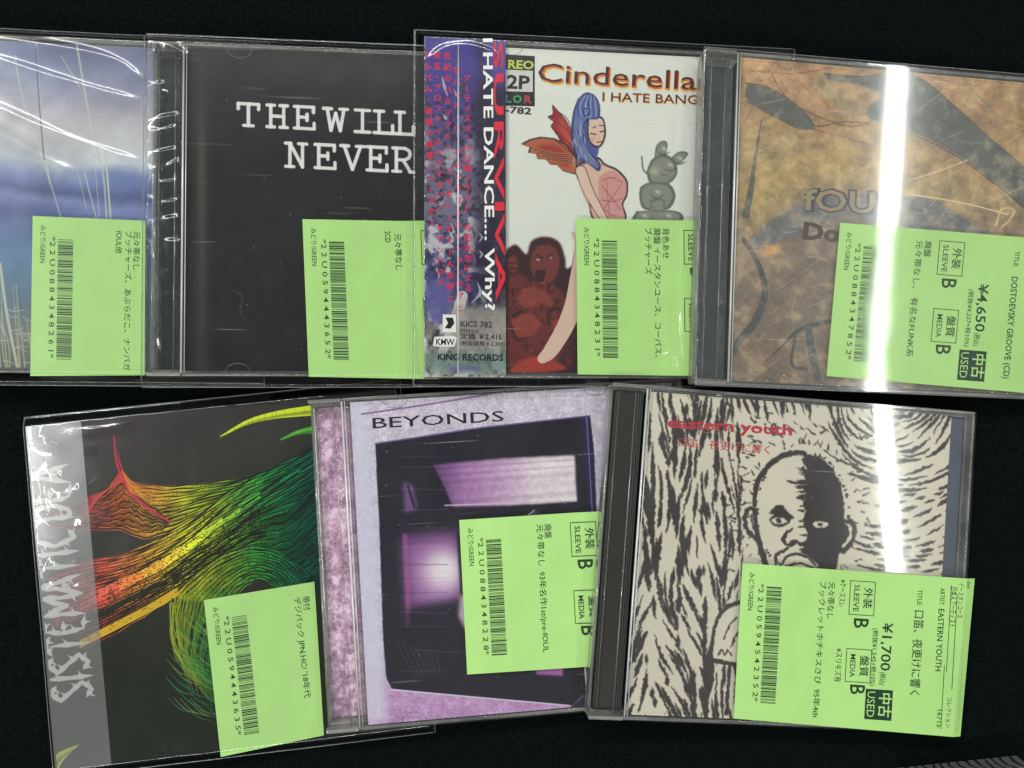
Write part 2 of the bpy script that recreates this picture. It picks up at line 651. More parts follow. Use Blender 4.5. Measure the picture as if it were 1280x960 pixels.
    def sheet(s, name, m, parent, thick=0.4):
        # a leaf of paper with real thickness, the picture on its face
        x0, x1, y0, y1, z = s.x0, s.x1, s.y0, s.y1, s.z
        v = [(x0, y0, z), (x1, y0, z), (x1, y1, z), (x0, y1, z), (x0, y0, z - thick), (x1, y0, z - thick), (x1, y1, z - thick), (x0, y1, z - thick)]
        f = [(0, 1, 2, 3), (7, 6, 5, 4), (0, 4, 5, 1), (1, 5, 6, 2), (2, 6, 7, 3), (3, 7, 4, 0)]
        uv = [(0, 0), (1, 0), (1, 1), (0, 1)] * 2
        return link(name, v, f, m, parent, uv=uv)


def grad(t, stops):
    xs = [q[0] for q in stops]
    return np.stack([np.interp(t, xs, [q[1][k] / 255 for q in stops]) for k in range(3)], -1)


# ------------------------------------------------------------------ the surface
def cloth():
    m, ns, ls = mat('black_felt')
    tc = N(ns, 'ShaderNodeTexCoord')
    n1 = N(ns, 'ShaderNodeTexNoise', Scale=900.0, Detail=6.0, Roughness=0.75)
    n2 = N(ns, 'ShaderNodeTexNoise', Scale=25.0, Detail=3.0)
    for q in (n1, n2):
        ls.new(tc.outputs['Object'], q.inputs['Vector'])
    cr = N(ns, 'ShaderNodeValToRGB')
    cr.color_ramp.elements[0].position = 0.35
    cr.color_ramp.elements[0].color = (0.0009, 0.0022, 0.0022, 1)
    cr.color_ramp.elements[1].position = 0.75
    cr.color_ramp.elements[1].color = (0.006, 0.0105, 0.010, 1)
    ls.new(n1.outputs[0], cr.inputs[0])
    b = N(ns, 'ShaderNodeBsdfPrincipled', Roughness=0.95)
    b.inputs['Specular IOR Level'].default_value = 0.03
    ls.new(cr.outputs[0], b.inputs['Base Color'])
    bp = N(ns, 'ShaderNodeBump', Strength=0.8, Distance=0.0004)
    ls.new(n1.outputs[0], bp.inputs['Height'])
    ls.new(bp.outputs[0], b.inputs['Normal'])
    o = N(ns, 'ShaderNodeOutputMaterial')
    ls.new(b.outputs[0], o.inputs[0])
    xs = np.linspace(-900, 900, 181)
    ys = np.linspace(-700, 700, 141)
    Z = (vnoise(141, 181, 9, 3) - 1.0) * 1.6 - 0.05
    g = heightgrid('tablecloth', xs, ys, Z, m, None)
    g['kind'] = 'structure'


cloth()


# ------------------------------------------------------------------ building a case
def thing(name, label, cat, pose):
    e = bpy.data.objects.new(name, None)
    S.collection.objects.link(e)
    e.empty_display_size = 0.02
    e.matrix_world = pose.matrix()
    e['label'] = label
    e['category'] = cat
    e['group'] = 'used CDs with green price slips laid out overlapping on black cloth'
    return e


def rim_box(mb, W, H, t, z0, z1, x0=0.0, left=False):
    mb.box(x0, W, H / 2 - t, H / 2, z0, z1, .35)
    mb.box(x0, W, -H / 2, -H / 2 + t, z0, z1, .35)
    mb.box(W - t, W, -H / 2 + t + .01, H / 2 - t - .01, z0, z1, .35)
    if left:
        mb.box(x0, x0 + t, -H / 2 + t + .01, H / 2 - t - .01, z0, z1, .35)


def jewel(pose, root, tray_mat, hinge_mat, inlay, lid_mat=None, gap_mat=None, hx=12.5, twist=0.0, ty=0.0):
    W, H, T = pose.W, pose.H, pose.T
    # back shell
    b = MB()
    rim_box(b, W - .3, H - 2.6, 1.2, 1.0, 5.2, 0.6, True)
    b.box(0.6, W - .3, -H / 2 + 1.3, H / 2 - 1.3, 0.0, 0.98)
    b.build('back_shell', M_EDGE, root)
    # inlay card seen through the hinge strip
    link('inlay_card', [(1.9, -H / 2 + 3, 1.3), (W - 3, -H / 2 + 3, 1.3), (W - 3, H / 2 - 3, 1.3), (1.9, H / 2 - 3, 1.3)], [(0, 1, 2, 3)], inlay, root, uv=[(0, 0), (1, 0), (1, 1), (0, 1)])
    # disc tray (dark or clear) below the booklet
    t = MB()
    t.box(hx + 1, W - 2.4, -H / 2 + 2.8, H / 2 - 2.8, 1.6, 6.2, .6)
    t.build('disc_tray', tray_mat, root)
    # hinge strip with its lengthwise ribs
    xs, zs = [], []
    n = 64
    for i in range(n + 1):
        x = 2.0 + (hx - 2.4) * i / n
        z = 6.6
        if x > hx - 3.2 or x < 4.4:
            z += 0.28 * (0.5 + 0.5 * math.cos((x) * 2 * math.pi / 0.8))
        if x < 3:
            z -= (3 - x) * 0.9
        xs.append(x)
        zs.append(z)
    ys = np.array([-H / 2 + 2.6, H / 2 - 2.6])
    heightgrid('hinge_strip', np.array(xs), ys, np.tile(np.array(zs), (2, 1)), hinge_mat, root)
    # lid: top sheet, side walls, hinge arms
    l = MB()
    l.box(hx, W, -H / 2, H / 2, T - 1.1, T, .12)
    if twist:
        l = MB()
        n = 20
        for zb_, fl in ((T - 1.1, 1), (T, 0)):
            gv, gf = [], []
            for j in range(n + 1):
                for i in range(n + 1):
                    x, y = hx + (W - hx) * i / n, -H / 2 + H * j / n
                    gv.append((x, y, zb_ - twist * (x - W * .6) * (y - ty)))
            for j in range(n):
                for i in range(n):
                    a = j * (n + 1) + i
                    gf.append((a, a + n + 1, a + n + 2, a + 1) if fl else (a, a + 1, a + n + 2, a + n + 1))
            l.add(gv, gf)
        lid = l.build('lid', lid_mat or M_LID, root, True)
    else:
        lid = l.build('lid', lid_mat or M_LID, root)
    e = MB()
    rim_box(e, W, H, 1.15, 3.0, T - 1.13, hx)
    e.build('lid_rim', M_EDGE, lid)
    for sgn in (-1, 1):
        a = MB()
        y0, y1 = (H / 2 - 1.4, H / 2) if sgn > 0 else (-H / 2, -H / 2 + 1.4)
        a.box(0.2, hx - .05, y0, y1, 1.5, T - .1, .5)
        a.build('hinge_arm', M_EDGE, lid)
    r = MB()
    for x, rad in ((hx + .2, .42), (hx + 1.3, .2)):
        r.tube([(x, -H / 2 + 1.2, T - .15), (x, H / 2 - 1.2, T - .15)], rad, 8)
    r.build('lid_ridge', M_CORNER_GLINT, lid, True)
    r = MB()
    for x, z, rad in ((0.9, 5.6, .5), (3.4, 7.0, .16), (hx - 3.4, 7.0, .32)):
        r.tube([(x, -H / 2 + 1.6, z), (x, H / 2 - 1.6, z)], rad, 8)
    r.build('shell_ridge', M_RIDGE, root, True)
    # rim inner line on the lid: the step where the side walls meet the sheet
    r = MB()
    r.tube([(hx + 1, H / 2 - 1.6, T + .02), (W - 1.6, H / 2 - 1.6, T + .02), (W - 1.6, -H / 2 + 1.6, T + .02), (hx + 1, -H / 2 + 1.6, T + .02)], .13, 6)
    r.build('rim_step', M_RIDGE, lid, True)
    # half-moon tabs that hold the booklet
    for x in (hx + 20, hx + 96):
        for sgn in (-1, 1):
            tb = MB()
            pts = [(x + 4.6 * math.cos(a), sgn * (H / 2 - 1.3) - sgn * 3.6 * math.sin(a), T - 1.5) for a in np.linspace(0, math.pi, 14)]
            tb.tube(pts, .17, 6)
            tb.build('booklet_tab', M_RIDGE, lid, True)
    return lid


def sleeve(pose, root, mx0, mx1, my0, my1, ridges=(), wave=0.12, seed=1, top=None, step=0.45, mat_=None, twist=0.0, ty=0.0):
    """open plastic film sleeve lying over the case, with a loose margin all round"""
    W, H, T = pose.W, pose.H, pose.T
    zt = T + 0.75 if top is None else top
    xs = np.arange(-mx0, W + mx1 + step, step)
    ys = np.arange(-H / 2 - my0, H / 2 + my1 + step, step)
    X, Y = np.meshgrid(xs, ys)
    nz = fbm(len(ys), len(xs), 46, seed, 2) - .5
    nz2 = fbm(len(ys), len(xs), 14, seed + 9, 2) - .5
    Z = zt + .2 + nz * wave * 2 + nz2 * wave * .22
    Z -= twist * (X - W * .6) * (Y - ty)
    # margins sink
    d = np.maximum(np.maximum(-X, X - W), np.maximum(-H / 2 - Y, Y - H / 2))
    k = np.clip((d + .6) / 4.0, 0, 1)
    Z -= k * k * (3 - 2 * k) * T * .45
    for pts, A, sg in ridges:
        sg = sg * 1.45
        A = A * .62
        P = pose.loc(catmull(pts, 7), zt)
        n = len(P)
        x0, x1 = P[:, 0].min() - 7 * sg, P[:, 0].max() + 7 * sg
        y0, y1 = P[:, 1].min() - 7 * sg, P[:, 1].max() + 7 * sg
        ix = np.where((xs > x0) & (xs < x1))[0]
        iy = np.where((ys > y0) & (ys < y1))[0]
        if not len(ix) or not len(iy):
            continue
        sx, sy = X[np.ix_(iy, ix)], Y[np.ix_(iy, ix)]
        best = np.full(sx.shape, 1e9)
        tt = np.zeros(sx.shape)
        sd = np.ones(sx.shape)
        for i in range(n - 1):
            a, b = P[i], P[i + 1]
            dd = b - a
            t = np.clip(((sx - a[0]) * dd[0] + (sy - a[1]) * dd[1]) / (dd @ dd + 1e-9), 0, 1)
            D = np.hypot(sx - a[0] - t * dd[0], sy - a[1] - t * dd[1])
            u = D < best
            best = np.where(u, D, best)
            cs_ = dd[0] * (sy - a[1]) - dd[1] * (sx - a[0])
            sd = np.where(u, np.sign(cs_), sd)
            tt = np.where(u, (i + t) / (n - 1), tt)
        env = np.clip(np.minimum(tt, 1 - tt) * 8 + .15, 0, 1)
        wob = .72 + .28 * np.sin(tt * 9 + P[0, 0])
        sgv = np.where(sd > 0, sg * (.85 + .3 * np.sin(tt * 6)), sg * 2.6)
        Z[np.ix_(iy, ix)] += A * 1.12 * wob * env * np.exp(-(best / sgv) ** 2)
    film = heightgrid('plastic_sleeve', xs, ys, Z, mat_ or M_FILM, root)
    sm = MB()
    st = 9

    def edge(ii, jj):
        pts = [(X[i, j], Y[i, j], Z[i, j]) for i, j in zip(ii, jj)]
        sm.tube(pts, .17, 5)
    nI, nJ = X.shape
    jr = list(range(0, nJ, st)) + [nJ - 1]
    ir = list(range(0, nI, st)) + [nI - 1]
    edge([nI - 1] * len(jr), jr)
    edge([0] * len(jr), jr)
    edge(ir, [0] * len(ir))
    edge(ir, [nJ - 1] * len(ir))
    sm.build('sleeve_seam', M_SEAM, film, True)
    return film


# ------------------------------------------------------------------ green price slips
CODE39 = {}


def bars(seed, n=15):
    r = random.Random(seed)
    out, x = [], 0.0
    for _ in range(n):
        pat = [1, 1, 1, 1, 1, 1, 2.4, 2.4, 2.4]
        r.shuffle(pat)
        for i, wd in enumerate(pat):
            if i % 2 == 0:
                out.append((x, wd))
            x += wd
        x += 1
    return [(a / x, b / x) for a, b in out]


def slip(pose, root, TL, TR, BL, code, notes, z, price=None, extra=None, right=None, label=None, crease=None, boxes=False, dz_right=0.0):
    """TL, TR, BL, right = corners in the photograph; r runs right, d runs down (photo px)"""
    TL, TR, BL = (np.array(q, float) for q in (TL, TR, BL))
    Rv = (TR - TL) / np.hypot(*(TR - TL))
    Lr = np.hypot(*(TR - TL))
    Dv = (BL - TL) / np.hypot(*(BL - TL))
    Ld = np.hypot(*(BL - TL))
    BR = np.array(right, float) if right is not None else BL + Rv * Lr
    nr, nd = 24, 16
    xs, V = [], []
    R2 = random.Random(len(code) + int(TL[0]))
    cr = crease if crease is not None else 2.0

    def lift(u, v):
        z_ = 0.0
        if u > cr:
            z_ += (u - cr) * Lr / 3.3 * dz_right
        return z_

    for j in range(nd + 1):
        for i in range(nr + 1):
            u, v = i / nr, j / nd
            top = TL * (1 - u) + TR * u
            bot = BL * (1 - u) + BR * u
            P = top * (1 - v) + bot * v
            q = pose.loc(P, z)[0]
            V.append((q[0], q[1], z + .12 + lift(u, v)))
    n1 = len(V)
    V += [(a, b, c - .09) for a, b, c in V]
    F = []
    for j in range(nd):
        for i in range(nr):
            a = j * (nr + 1) + i
            F.append((a, a + nr + 1, a + nr + 2, a + 1))
            F.append((a + n1, a + n1 + 1, a + n1 + nr + 2, a + n1 + nr + 1))
    ring = [i for i in range(nr + 1)] + [(j + 1) * (nr + 1) - 1 for j in range(1, nd + 1)] + [nd * (nr + 1) + i for i in range(nr - 1, -1, -1)] + [j * (nr + 1) for j in range(nd - 1, 0, -1)]
    for k in range(len(ring)):
        a, b = ring[k], ring[(k + 1) % len(ring)]
        F.append((a, b, b + n1, a + n1))
    sl = link('price_slip', V, F, M_GREEN, root, smooth=False)
    if label:
        sl['label'] = label

    def at(r, d):
        return TL + Rv * r + Dv * d

    o0 = pose.loc(TL, z)[0]
    rv = pose.loc(TR, z)[0] - o0
    dv = pose.loc(BL, z)[0] - o0

    def drape(pr):
        # printing follows the bent paper
        out = []
        for x, y, zz in pr.mb.v:
            u = ((x - o0[0]) * dv[1] - (y - o0[1]) * dv[0]) / (rv[0] * dv[1] - rv[1] * dv[0])
            out.append((x, y, zz + (lift(u, 0) + .1 if u > cr - .02 and dz_right > 0 else lift(u, 0))))
        pr.mb.v = out
        return pr

    zl = z + .12 + .05
    PR = Print(pose, zl)

    def T(txt, r, d0, d1, h, bold=0.0):
        # reads downwards; glyph tops point right; r is the centre of the line
        q_ = Print(pose, zl)
        q_.text(txt, at(r - h / 2, d0), at(r - h / 2, d1), h, bold, up=Rv)
        drape(q_).build('printed_line', M_INKG, sl)

    T('みどり/GREEN', 13, 11, 58, 6, .008)
    k = Ld / 195
    T('*' + ' '.join(code) + '*', 25.5, 24 * k, 172 * k, 6.6, .006)
    BRP = Print(pose, zl)
    b0, b1 = 27 * k, 174 * k
    for a, wd in bars(code):
        d0 = b0 + a * (b1 - b0)
        d1 = d0 + wd * (b1 - b0)
        BRP.poly([at(32, d0), at(32, d1), at(51, d1), at(51, d0)])
    BRP.build('barcode', M_INKG, sl)
    for txt, r, d0, d1 in notes:
        T(txt, r, d0, d1, 7, .012)
    if boxes:
        BX = Print(pose, zl)

        def frame(r0, r1, d0, d1, w=.9):
            for a in ((r0, r1, d0, d0 + w), (r0, r1, d1 - w, d1), (r0, r0 + w, d0 + w, d1 - w), (r1 - w, r1, d0 + w, d1 - w)):
                BX.poly([at(a[0], a[2]), at(a[0], a[3]), at(a[1], a[3]), at(a[1], a[2])])
        rb = boxes
        frame(rb, rb + 32, 12, 55)
        frame(rb, rb + 32, 97, 139)
        drape(BX).build('grade_box', M_INKG, sl)
        T('外装', rb + 23, 20, 46, 9, .02)
        T('SLEEVE', rb + 9, 17, 51, 7, .005)
        T('B', rb + 17, 59, 71, 19, .012)
        T('盤質', rb + 23, 105, 131, 9, .02)
        T('MEDIA', rb + 9, 104, 133, 7, .005)
        T('B', rb + 17, 142, 154, 19, .012)
    if price:
        p0, p1, ttl, art = price
        T(p0, 186, 62, 122, 12.5, .012)
        T('(税込)', 183, 124, 140, 6, .008)
        T(p1, 171, 70, 142, 5.5, .008)
        BG = Print(pose, zl)
        BG.poly([at(163, 146), at(163, 184), at(197, 184), at(197, 146)])
        bgo = BG.build('used_badge', M_INKG, sl)
        W2 = Print(pose, zl + .05)
        W2.text('中古', at(181, 150), at(181, 180), 13, .03, up=Rv)
        W2.text('USED', at(165.5, 149), at(165.5, 181), 10, .0, up=Rv)
        W2.build('badge_lettering', M_GREEN, sl)
        T('TITLE:', 224, 18, 38, 6, .004)
        T(ttl[0], 224, ttl[1], ttl[2], ttl[3], .012)
        if art:
            T('ARTIST:', 252, 14, 36, 6, .004)
            T(art, 252, 40, 118, 7.5, .01)
    if extra:
        for txt, r, d0, d1, h in extra:
            T(txt, r, d0, d1, h, .006)
    return sl


# =================================================================== CASE 1: sky picture
p = Pose(1)
root = thing('cd_case', 'CD at the upper left corner with a pale blue sky picture under glossy wrinkled film', 'CD', p)
jewel(p, root, M_DARK, M_EDGE, M_DARK)
A = Art(p, 8.3, 13.2, p.W - 3, -p.H / 2 + 2, p.H / 2 - 2, (150, 160, 200))
yy = A.V + 0.10 * (A.U - 90) * -1 + 26 * (fbm(A.h, A.w, 150, 5) - .5)
A.im = grad(yy, [(40, (92, 96, 140)), (75, (124, 132, 176)), (105, (150, 156, 190)), (140, (196, 190, 205)), (175, (205, 205, 210)), (205, (205, 212, 225)),
                 (228, (110, 125, 190)), (243, (70, 88, 150)), (255, (120, 135, 200)), (275, (80, 105, 175)), (330, (80, 130, 175)), (385, (85, 120, 145)), (420, (112, 120, 120)), (470, (95, 98, 92))])
n = fbm(A.h, A.w, 60, 12)
A.im *= (.86 + .3 * n)[..., None]
A.blob(60, 160, 70, 16, (215, 205, 212), .5, -.1)
A.blob(150, 222, 60, 9, (85, 120, 190), .6, .1)
A.blob(20, 265, 60, 10, (70, 80, 150), .6, .05)
A.im = A.im * .84 + A.im.mean(-1, keepdims=True) * .16 + .012
for pts, w_, a_ in [([(95, 52), (112, 150), (128, 215), (133, 272)], 2.2, .55), ([(45, 50), (52, 150), (62, 230)], 1.5, .5), ([(18, 70), (30, 130), (60, 220), (76, 272)], 1.6, .5),
                    ([(131, 185), (138, 272)], 2, .8), ([(105, 215), (120, 272)], 1.5, .6), ([(76, 70), (100, 110)], 1.5, .4), ([(0, 330), (8, 390), (22, 462)], 3, .7), ([(96, 210), (108, 262)], 1, .5), ([(118, 200), (124, 270)], 1, .5)]:
    A.stroke(pts, w_ * 1.1, (214, 220, 190), a_ + .1)
A.stroke([(45, 60), (49, 130), (55, 200)], 1.6, (70, 70, 110), .6)
for i in range(9):
    x = rng.uniform(0, 40)
    A.stroke([(x, 465), (x - 4 + rng.uniform(-3, 3), 430), (x - 9 + rng.uniform(-8, 8), rng.uniform(340, 400))], [2.2, 1.6, .6], (190, 198, 150), .65)
for i in range(16):
    x, y = rng.uniform(0, 40), rng.uniform(385, 460)
    A.stroke([(x - 8, y), (x, y + rng.uniform(-5, 5)), (x + rng.uniform(4, 14), y + rng.uniform(-4, 6))], 1.2, (200, 205, 200), .6)
A.sheet('booklet', A.material('sky_cover'), root)
slip(p, root, (41, 270), (182, 276), (38, 470), '22U0884348261',
     [('元々帯なし', 130, 14, 62), ('ブッチャーズ、あぶらだこ、ナンバガ', 120, 14, 188), ('fOUL他', 108, 14, 42)], p.T + .15, right=(181, 469))
sleeve(p, root, 2, 2, 4.5, 3.2, [
    ([(-20, 46), (0, 49), (60, 57), (120, 67), (155, 80), (178, 101)], .95, 1.25),
    ([(-20, 70), (0, 76), (50, 91), (110, 108), (178, 127)], .95, 1.25),
    ([(-20, 128), (0, 137), (50, 158), (110, 180), (178, 203)], 1.0, 1.3),
    ([(-20, 165), (0, 174), (45, 195), (100, 218)], .8, 2.0)], wave=.25, seed=4, mat_=M_FILM_SOFT)

# =================================================================== CASE 2: black cover
p = Pose(2)
root = thing('cd_case', 'CD with a plain black cover and white typewriter capitals in a crinkled sleeve', 'CD', p)
jewel(p, root, plastic('near_black_tray', (30, 31, 31), .4), clear('smoky_hinge', tint=(.55, .57, .58), haze=.06, haze_col=(.3, .33, .35), halo=.3, boost=1.3), ink((26, 32, 36), .6, 'black_inlay'))
A = Art(p, 8.3, 13.6, p.W - 3, -p.H / 2 + 2, p.H / 2 - 2, (20, 20, 21))
n = fbm(A.h, A.w, 90, 21)
A.im *= (.72 + .5 * n)[..., None]
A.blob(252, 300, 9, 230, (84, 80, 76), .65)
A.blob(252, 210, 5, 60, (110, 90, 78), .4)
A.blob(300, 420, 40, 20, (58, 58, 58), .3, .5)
for i in range(40):
    x, y = rng.uniform(245, 520), rng.uniform(60, 465)
    A.blob(x, y, rng.uniform(3, 16), rng.uniform(2, 9), (66, 66, 66), rng.uniform(.1, .3), rng.uniform(0, 3))
A.stroke([(291, 362), (300, 368), (303, 376), (300, 388), (306, 398)], [1, 3, 2, 3, 1], (74, 74, 74), .6)
WHT = (252, 252, 248)


def slab(ch, x, y, h, w, col=WHT, sw=4.2, sl=0.052):
    """typewriter letter, x,y = lower left on the baseline"""
    def P(a, b):
        return (x + a * w, y + a * w * sl - b * h)
    G = {
        'T': [[(.5, 0), (.5, 1)], [(.02, 1), (.98, 1)], [(.28, 0), (.72, 0)], [(.03, 1), (.03, .76)], [(.97, 1), (.97, .76)]],
        'H': [[(.2, 0), (.2, 1)], [(.8, 0), (.8, 1)], [(.2, .5), (.8, .5)], [(.03, 0), (.37, 0)], [(.63, 0), (.97, 0)], [(.03, 1), (.37, 1)], [(.63, 1), (.97, 1)]],
        'E': [[(.2, 0), (.2, 1)], [(.03, 1), (.92, 1)], [(.03, 0), (.95, 0)], [(.2, .52), (.62, .52)], [(.62, .66), (.62, .38)], [(.92, 1), (.92, .76)], [(.95, 0), (.95, .26)]],
        'W': [[(.14, 1), (.3, 0)], [(.3, 0), (.5, .8)], [(.5, .8), (.7, 0)], [(.7, 0), (.86, 1)], [(-.02, 1), (.32, 1)], [(.68, 1), (1.02, 1)]],
        'I': [[(.5, 0), (.5, 1)], [(.15, 0), (.85, 0)], [(.15, 1), (.85, 1)]],
        'L': [[(.3, 0), (.3, 1)], [(.08, 1), (.52, 1)], [(.06, 0), (.95, 0)], [(.95, 0), (.95, .36)]],
        'N': [[(.2, 0), (.2, 1)], [(.2, 1), (.78, .02)], [(.78, 0), (.78, 1)], [(.0, 0), (.38, 0)], [(.0, 1), (.24, 1)], [(.6, 1), (.98, 1)]],
        'V': [[(.12, 1), (.5, 0)], [(.5, 0), (.88, 1)], [(-.04, 1), (.32, 1)], [(.68, 1), (1.04, 1)]],
        'R': [[(.2, 0), (.2, 1)], [(.03, 1), (.6, 1)], [(.6, 1), (.8, .9), (.84, .75), (.78, .6), (.58, .5)], [(.58, .5), (.2, .5)], [(.5, .5), (.72, .2), (.82, .03)], [(.82, 0), (1, 0)], [(.03, 0), (.4, 0)]],
    }
    for st in G[ch]:
        A.stroke([P(*q) for q in st], sw + rng.uniform(-.3, .3), col, .96, smooth=False)


for ch, x in zip('THE', (297, 333, 367)):
    slab(ch, x, 156.5 + (x - 297) * .052, 27, 27)
for ch, x in zip('WILL', (405, 440, 466, 492)):
    slab(ch, x, 157 + (x - 297) * .052, 27, 26 if ch != 'W' else 29)
for ch, x in zip('NEVER', (357, 393, 427, 458, 490)):
    slab(ch, x, 208 + (x - 357) * .045, 29, 27)
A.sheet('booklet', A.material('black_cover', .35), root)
slip(p, root, (378, 274), (540, 277), (386, 471), '22U0594443652',
     [('元々帯なし', 118, 16, 62), ('2CD', 106, 13, 27)], p.T + .15, boxes=147, crease=.75, dz_right=.13)
W_ = [([(182, 112), (192, 106), (206, 104)], .5, .8), ([(192, 112), (212, 117)], .35, .8), ([(184, 166), (190, 155), (204, 147), (224, 144)], .7, .9),
      ([(183, 168), (200, 164), (222, 158)], .6, .8), ([(184, 203), (188, 195), (202, 190), (222, 186)], .7, .9), ([(184, 214), (205, 210), (225, 200)], .7, 1.1),
      ([(184, 224), (196, 229), (224, 226)], .6, .9), ([(183, 246), (200, 254), (224, 250)], .6, .8), ([(188, 282), (205, 276), (226, 270)], .8, 1.2), ([(186, 309), (205, 303), (228, 303)], .8, 1.3),
      ([(194, 345), (208, 341), (218, 343)], .5, 1.2), ([(192, 372), (220, 366)], .4, 1.1), ([(192, 400), (216, 396)], .4, 1.2), ([(196, 428), (214, 424)], .4, 1.3),
      ([(192, 54), (205, 56), (222, 62), (236, 70)], .8, 1.0), ([(200, 52), (225, 58)], .5, .9)]
sleeve(p, root, 2.0, 3, 4.0, 3.6, W_, wave=.14, seed=14, step=.38, mat_=clear('crinkled_film', rough=0.10, halo=0.4, halo_rough=0.2, tint=(0.985, 0.985, 0.985), boost=1.7))

# =================================================================== CASE 3: pale cover with a paper band
p = Pose(3)
root = thing('cd_case', 'CD with a white cover of a winged blue-haired figure and a purple paper band', 'CD', p)
jewel(p, root, M_DARK, M_EDGE, ink((206, 206, 196), .6, 'pale_inlay'))
A = Art(p, 8.3, 13.6, p.W - 3.2, -p.H / 2 + 2.2, p.H / 2 - 2.2, (244, 246, 235))
A.im *= (.97 + .05 * fbm(A.h, A.w, 200, 31))[..., None]
INK = (50, 38, 44)


def feathers(base, tip, spread, n, c0, c1, length):
    b0, b1 = np.array(base[0], float), np.array(base[1], float)
    for i in range(n):
        t = i / (n - 1)
        s0 = b0 + (b1 - b0) * t
        e = np.array(tip[0], float) * (1 - t) + np.array(tip[1], float) * t
        mid = (s0 + e) / 2 + np.array([0, 3])
        col = tuple(c0[k] * (1 - t) + c1[k] * t for k in range(3))
        A.stroke([s0, mid, e], [6, 6, 1.5], INK, 1)
        A.stroke([s0, mid, e], [4.6, 4.4, .4], col, 1)


for W_o, c0, c1 in (([(690, 130), (698, 139), (707, 149), (717, 168), (725, 192), (730, 208), (718, 203), (706, 190), (697, 170), (688, 158), (692, 152), (684, 146), (691, 143)], (168, 44, 52), (206, 96, 66)),
                    ([(651, 180), (662, 174), (676, 171), (694, 173), (710, 182), (723, 198), (724, 219), (714, 217), (704, 214), (696, 206), (688, 206), (682, 199), (672, 199), (670, 192), (660, 191), (662, 184)], (196, 104, 66), (160, 50, 52))):
    A.poly(W_o, INK, 1, 0)
    c_ = np.mean(W_o, 0)
    A.poly([tuple(c_ + (np.array(q) - c_) * .93) for q in W_o], c0, 1, 0)
    A.poly([tuple(c_ + (np.array(q) - c_) * .6 + (3, 0)) for q in W_o], c1, .8, 2)
for a_, b_ in ((168, 0), (155, 0), (178, 0), (142, 0)):
    A.stroke([(724, 203), (712, a_ + 12), (694 - (a_ - 160) * .1, a_ - 4)], [1.4, 1, .8], INK, .8)
for i in range(11):
    t_ = i / 10
    A.stroke([(718 - 4 * t_, 206 - 14 * t_), (700 - 8 * t_, 203 - 12 * t_), (686 - 26 * t_, 200 - 18 * t_)], [1.2, 1.1, .8], INK if i % 2 else (226, 150, 96), .75)
for i in range(9):
    A.stroke([(694 + i * 3.2, 166 + i * 4), (700 + i * 2.8, 172 + i * 3.6)], .9, (96, 24, 34), .8)
SK = (240, 206, 184)
SKd = (214, 160, 138)
# clothed torso
A.poly([(720, 206), (745, 196), (757, 205), (772, 212), (784, 226), (784, 244), (779, 256), (781, 275), (742, 275), (734, 240), (721, 222)], INK, 1, 0, True)
A.poly([(722, 208), (745, 199), (756, 207), (771, 214), (782, 227), (782, 243), (777, 256), (779, 275), (744, 275), (736, 240), (723, 222)], (234, 194, 172), 1, 0, True)
A.poly([(748, 222), (760, 214), (772, 216), (782, 228), (782, 243), (777, 254), (779, 275), (752, 275), (748, 250)], (222, 158, 152), 1, 0, True)
A.stroke([(752, 226), (764, 222), (778, 228)], 1, (150, 80, 80), .8)
A.stroke([(752, 250), (765, 252), (778, 248)], 1, (150, 80, 80), .8)
A.stroke([(758, 228), (760, 250), (762, 274)], 1, (150, 80, 80), .6)
# arm
A.stroke([(726, 214), (736, 240), (748, 262), (756, 276)], [14, 13, 11, 9], INK)
A.stroke([(726, 214), (736, 240), (748, 262), (756, 276)], [12.4, 11.4, 9.4, 7.4], SK)
A.stroke([(722, 224), (732, 248), (742, 270)], [2, 3, 2], SKd, .7)
# head and hair
A.poly([(722, 140), (738, 140), (748, 150), (748, 190), (738, 200), (724, 196), (718, 170)], (84, 94, 158), 1, 0, True)
A.poly([(735, 148), (752, 146), (757, 160), (756, 174), (750, 184), (740, 182), (734, 170)], INK, 1, 0, True)
A.poly([(736, 149), (751, 148), (755, 160), (754, 173), (749, 182), (741, 180), (736, 170)], SK, 1, 0, True)
A.stroke([(738, 167), (745, 168)], 1.4, INK)
A.stroke([(750, 165), (754, 164)], 1.4, INK)
A.stroke([(746, 178), (752, 177)], 1.6, (190, 60, 70))
HB, HD, HL = (104, 118, 178), (50, 56, 108), (188, 204, 232)
A.poly([(722, 124), (732, 116), (744, 120), (750, 134), (748, 148), (736, 150), (728, 160), (726, 180), (738, 192), (750, 204), (748, 214), (734, 204), (720, 196), (714, 170), (716, 142)], HD, 1, 0, True)
A.poly([(723, 125), (732, 118), (743, 122), (748, 134), (746, 147), (735, 148), (727, 160), (725, 180), (737, 193), (748, 204), (746, 211), (734, 202), (722, 195), (716, 170), (718, 143)], HB, 1, 0, True)
for i in range(14):
    t = i / 13
    A.stroke([(718 + 8 * t, 150), (717 + 9 * t, 175), (728 + 10 * t, 195), (736 + 10 * t, 206)], .9, HL if i % 2 else HD, .8)
for i in range(8):
    A.stroke([(724 + i * 3, 146), (722 + i * 3.2, 132), (730 + i * 1.8, 119)], .9, HL if i % 2 else HD, .8)
for i in range(22):
    x_, y_ = rng.uniform(716, 740), rng.uniform(124, 206)
    if x_ > 732 and 150 < y_ < 190:
        continue
    A.stroke([(x_, y_), (x_ + rng.uniform(-3, 3), y_ + 6), (x_ + rng.uniform(-3, 4), y_ + 13)], [.4, 1.2, .4], HL if i % 3 else HD, .85)
A.stroke([(741, 160), (745, 158)], 1, INK)
A.stroke([(749, 157), (754, 157)], 1, INK)
A.stroke([(748, 168), (750, 173), (748, 174)], .8, SKd)
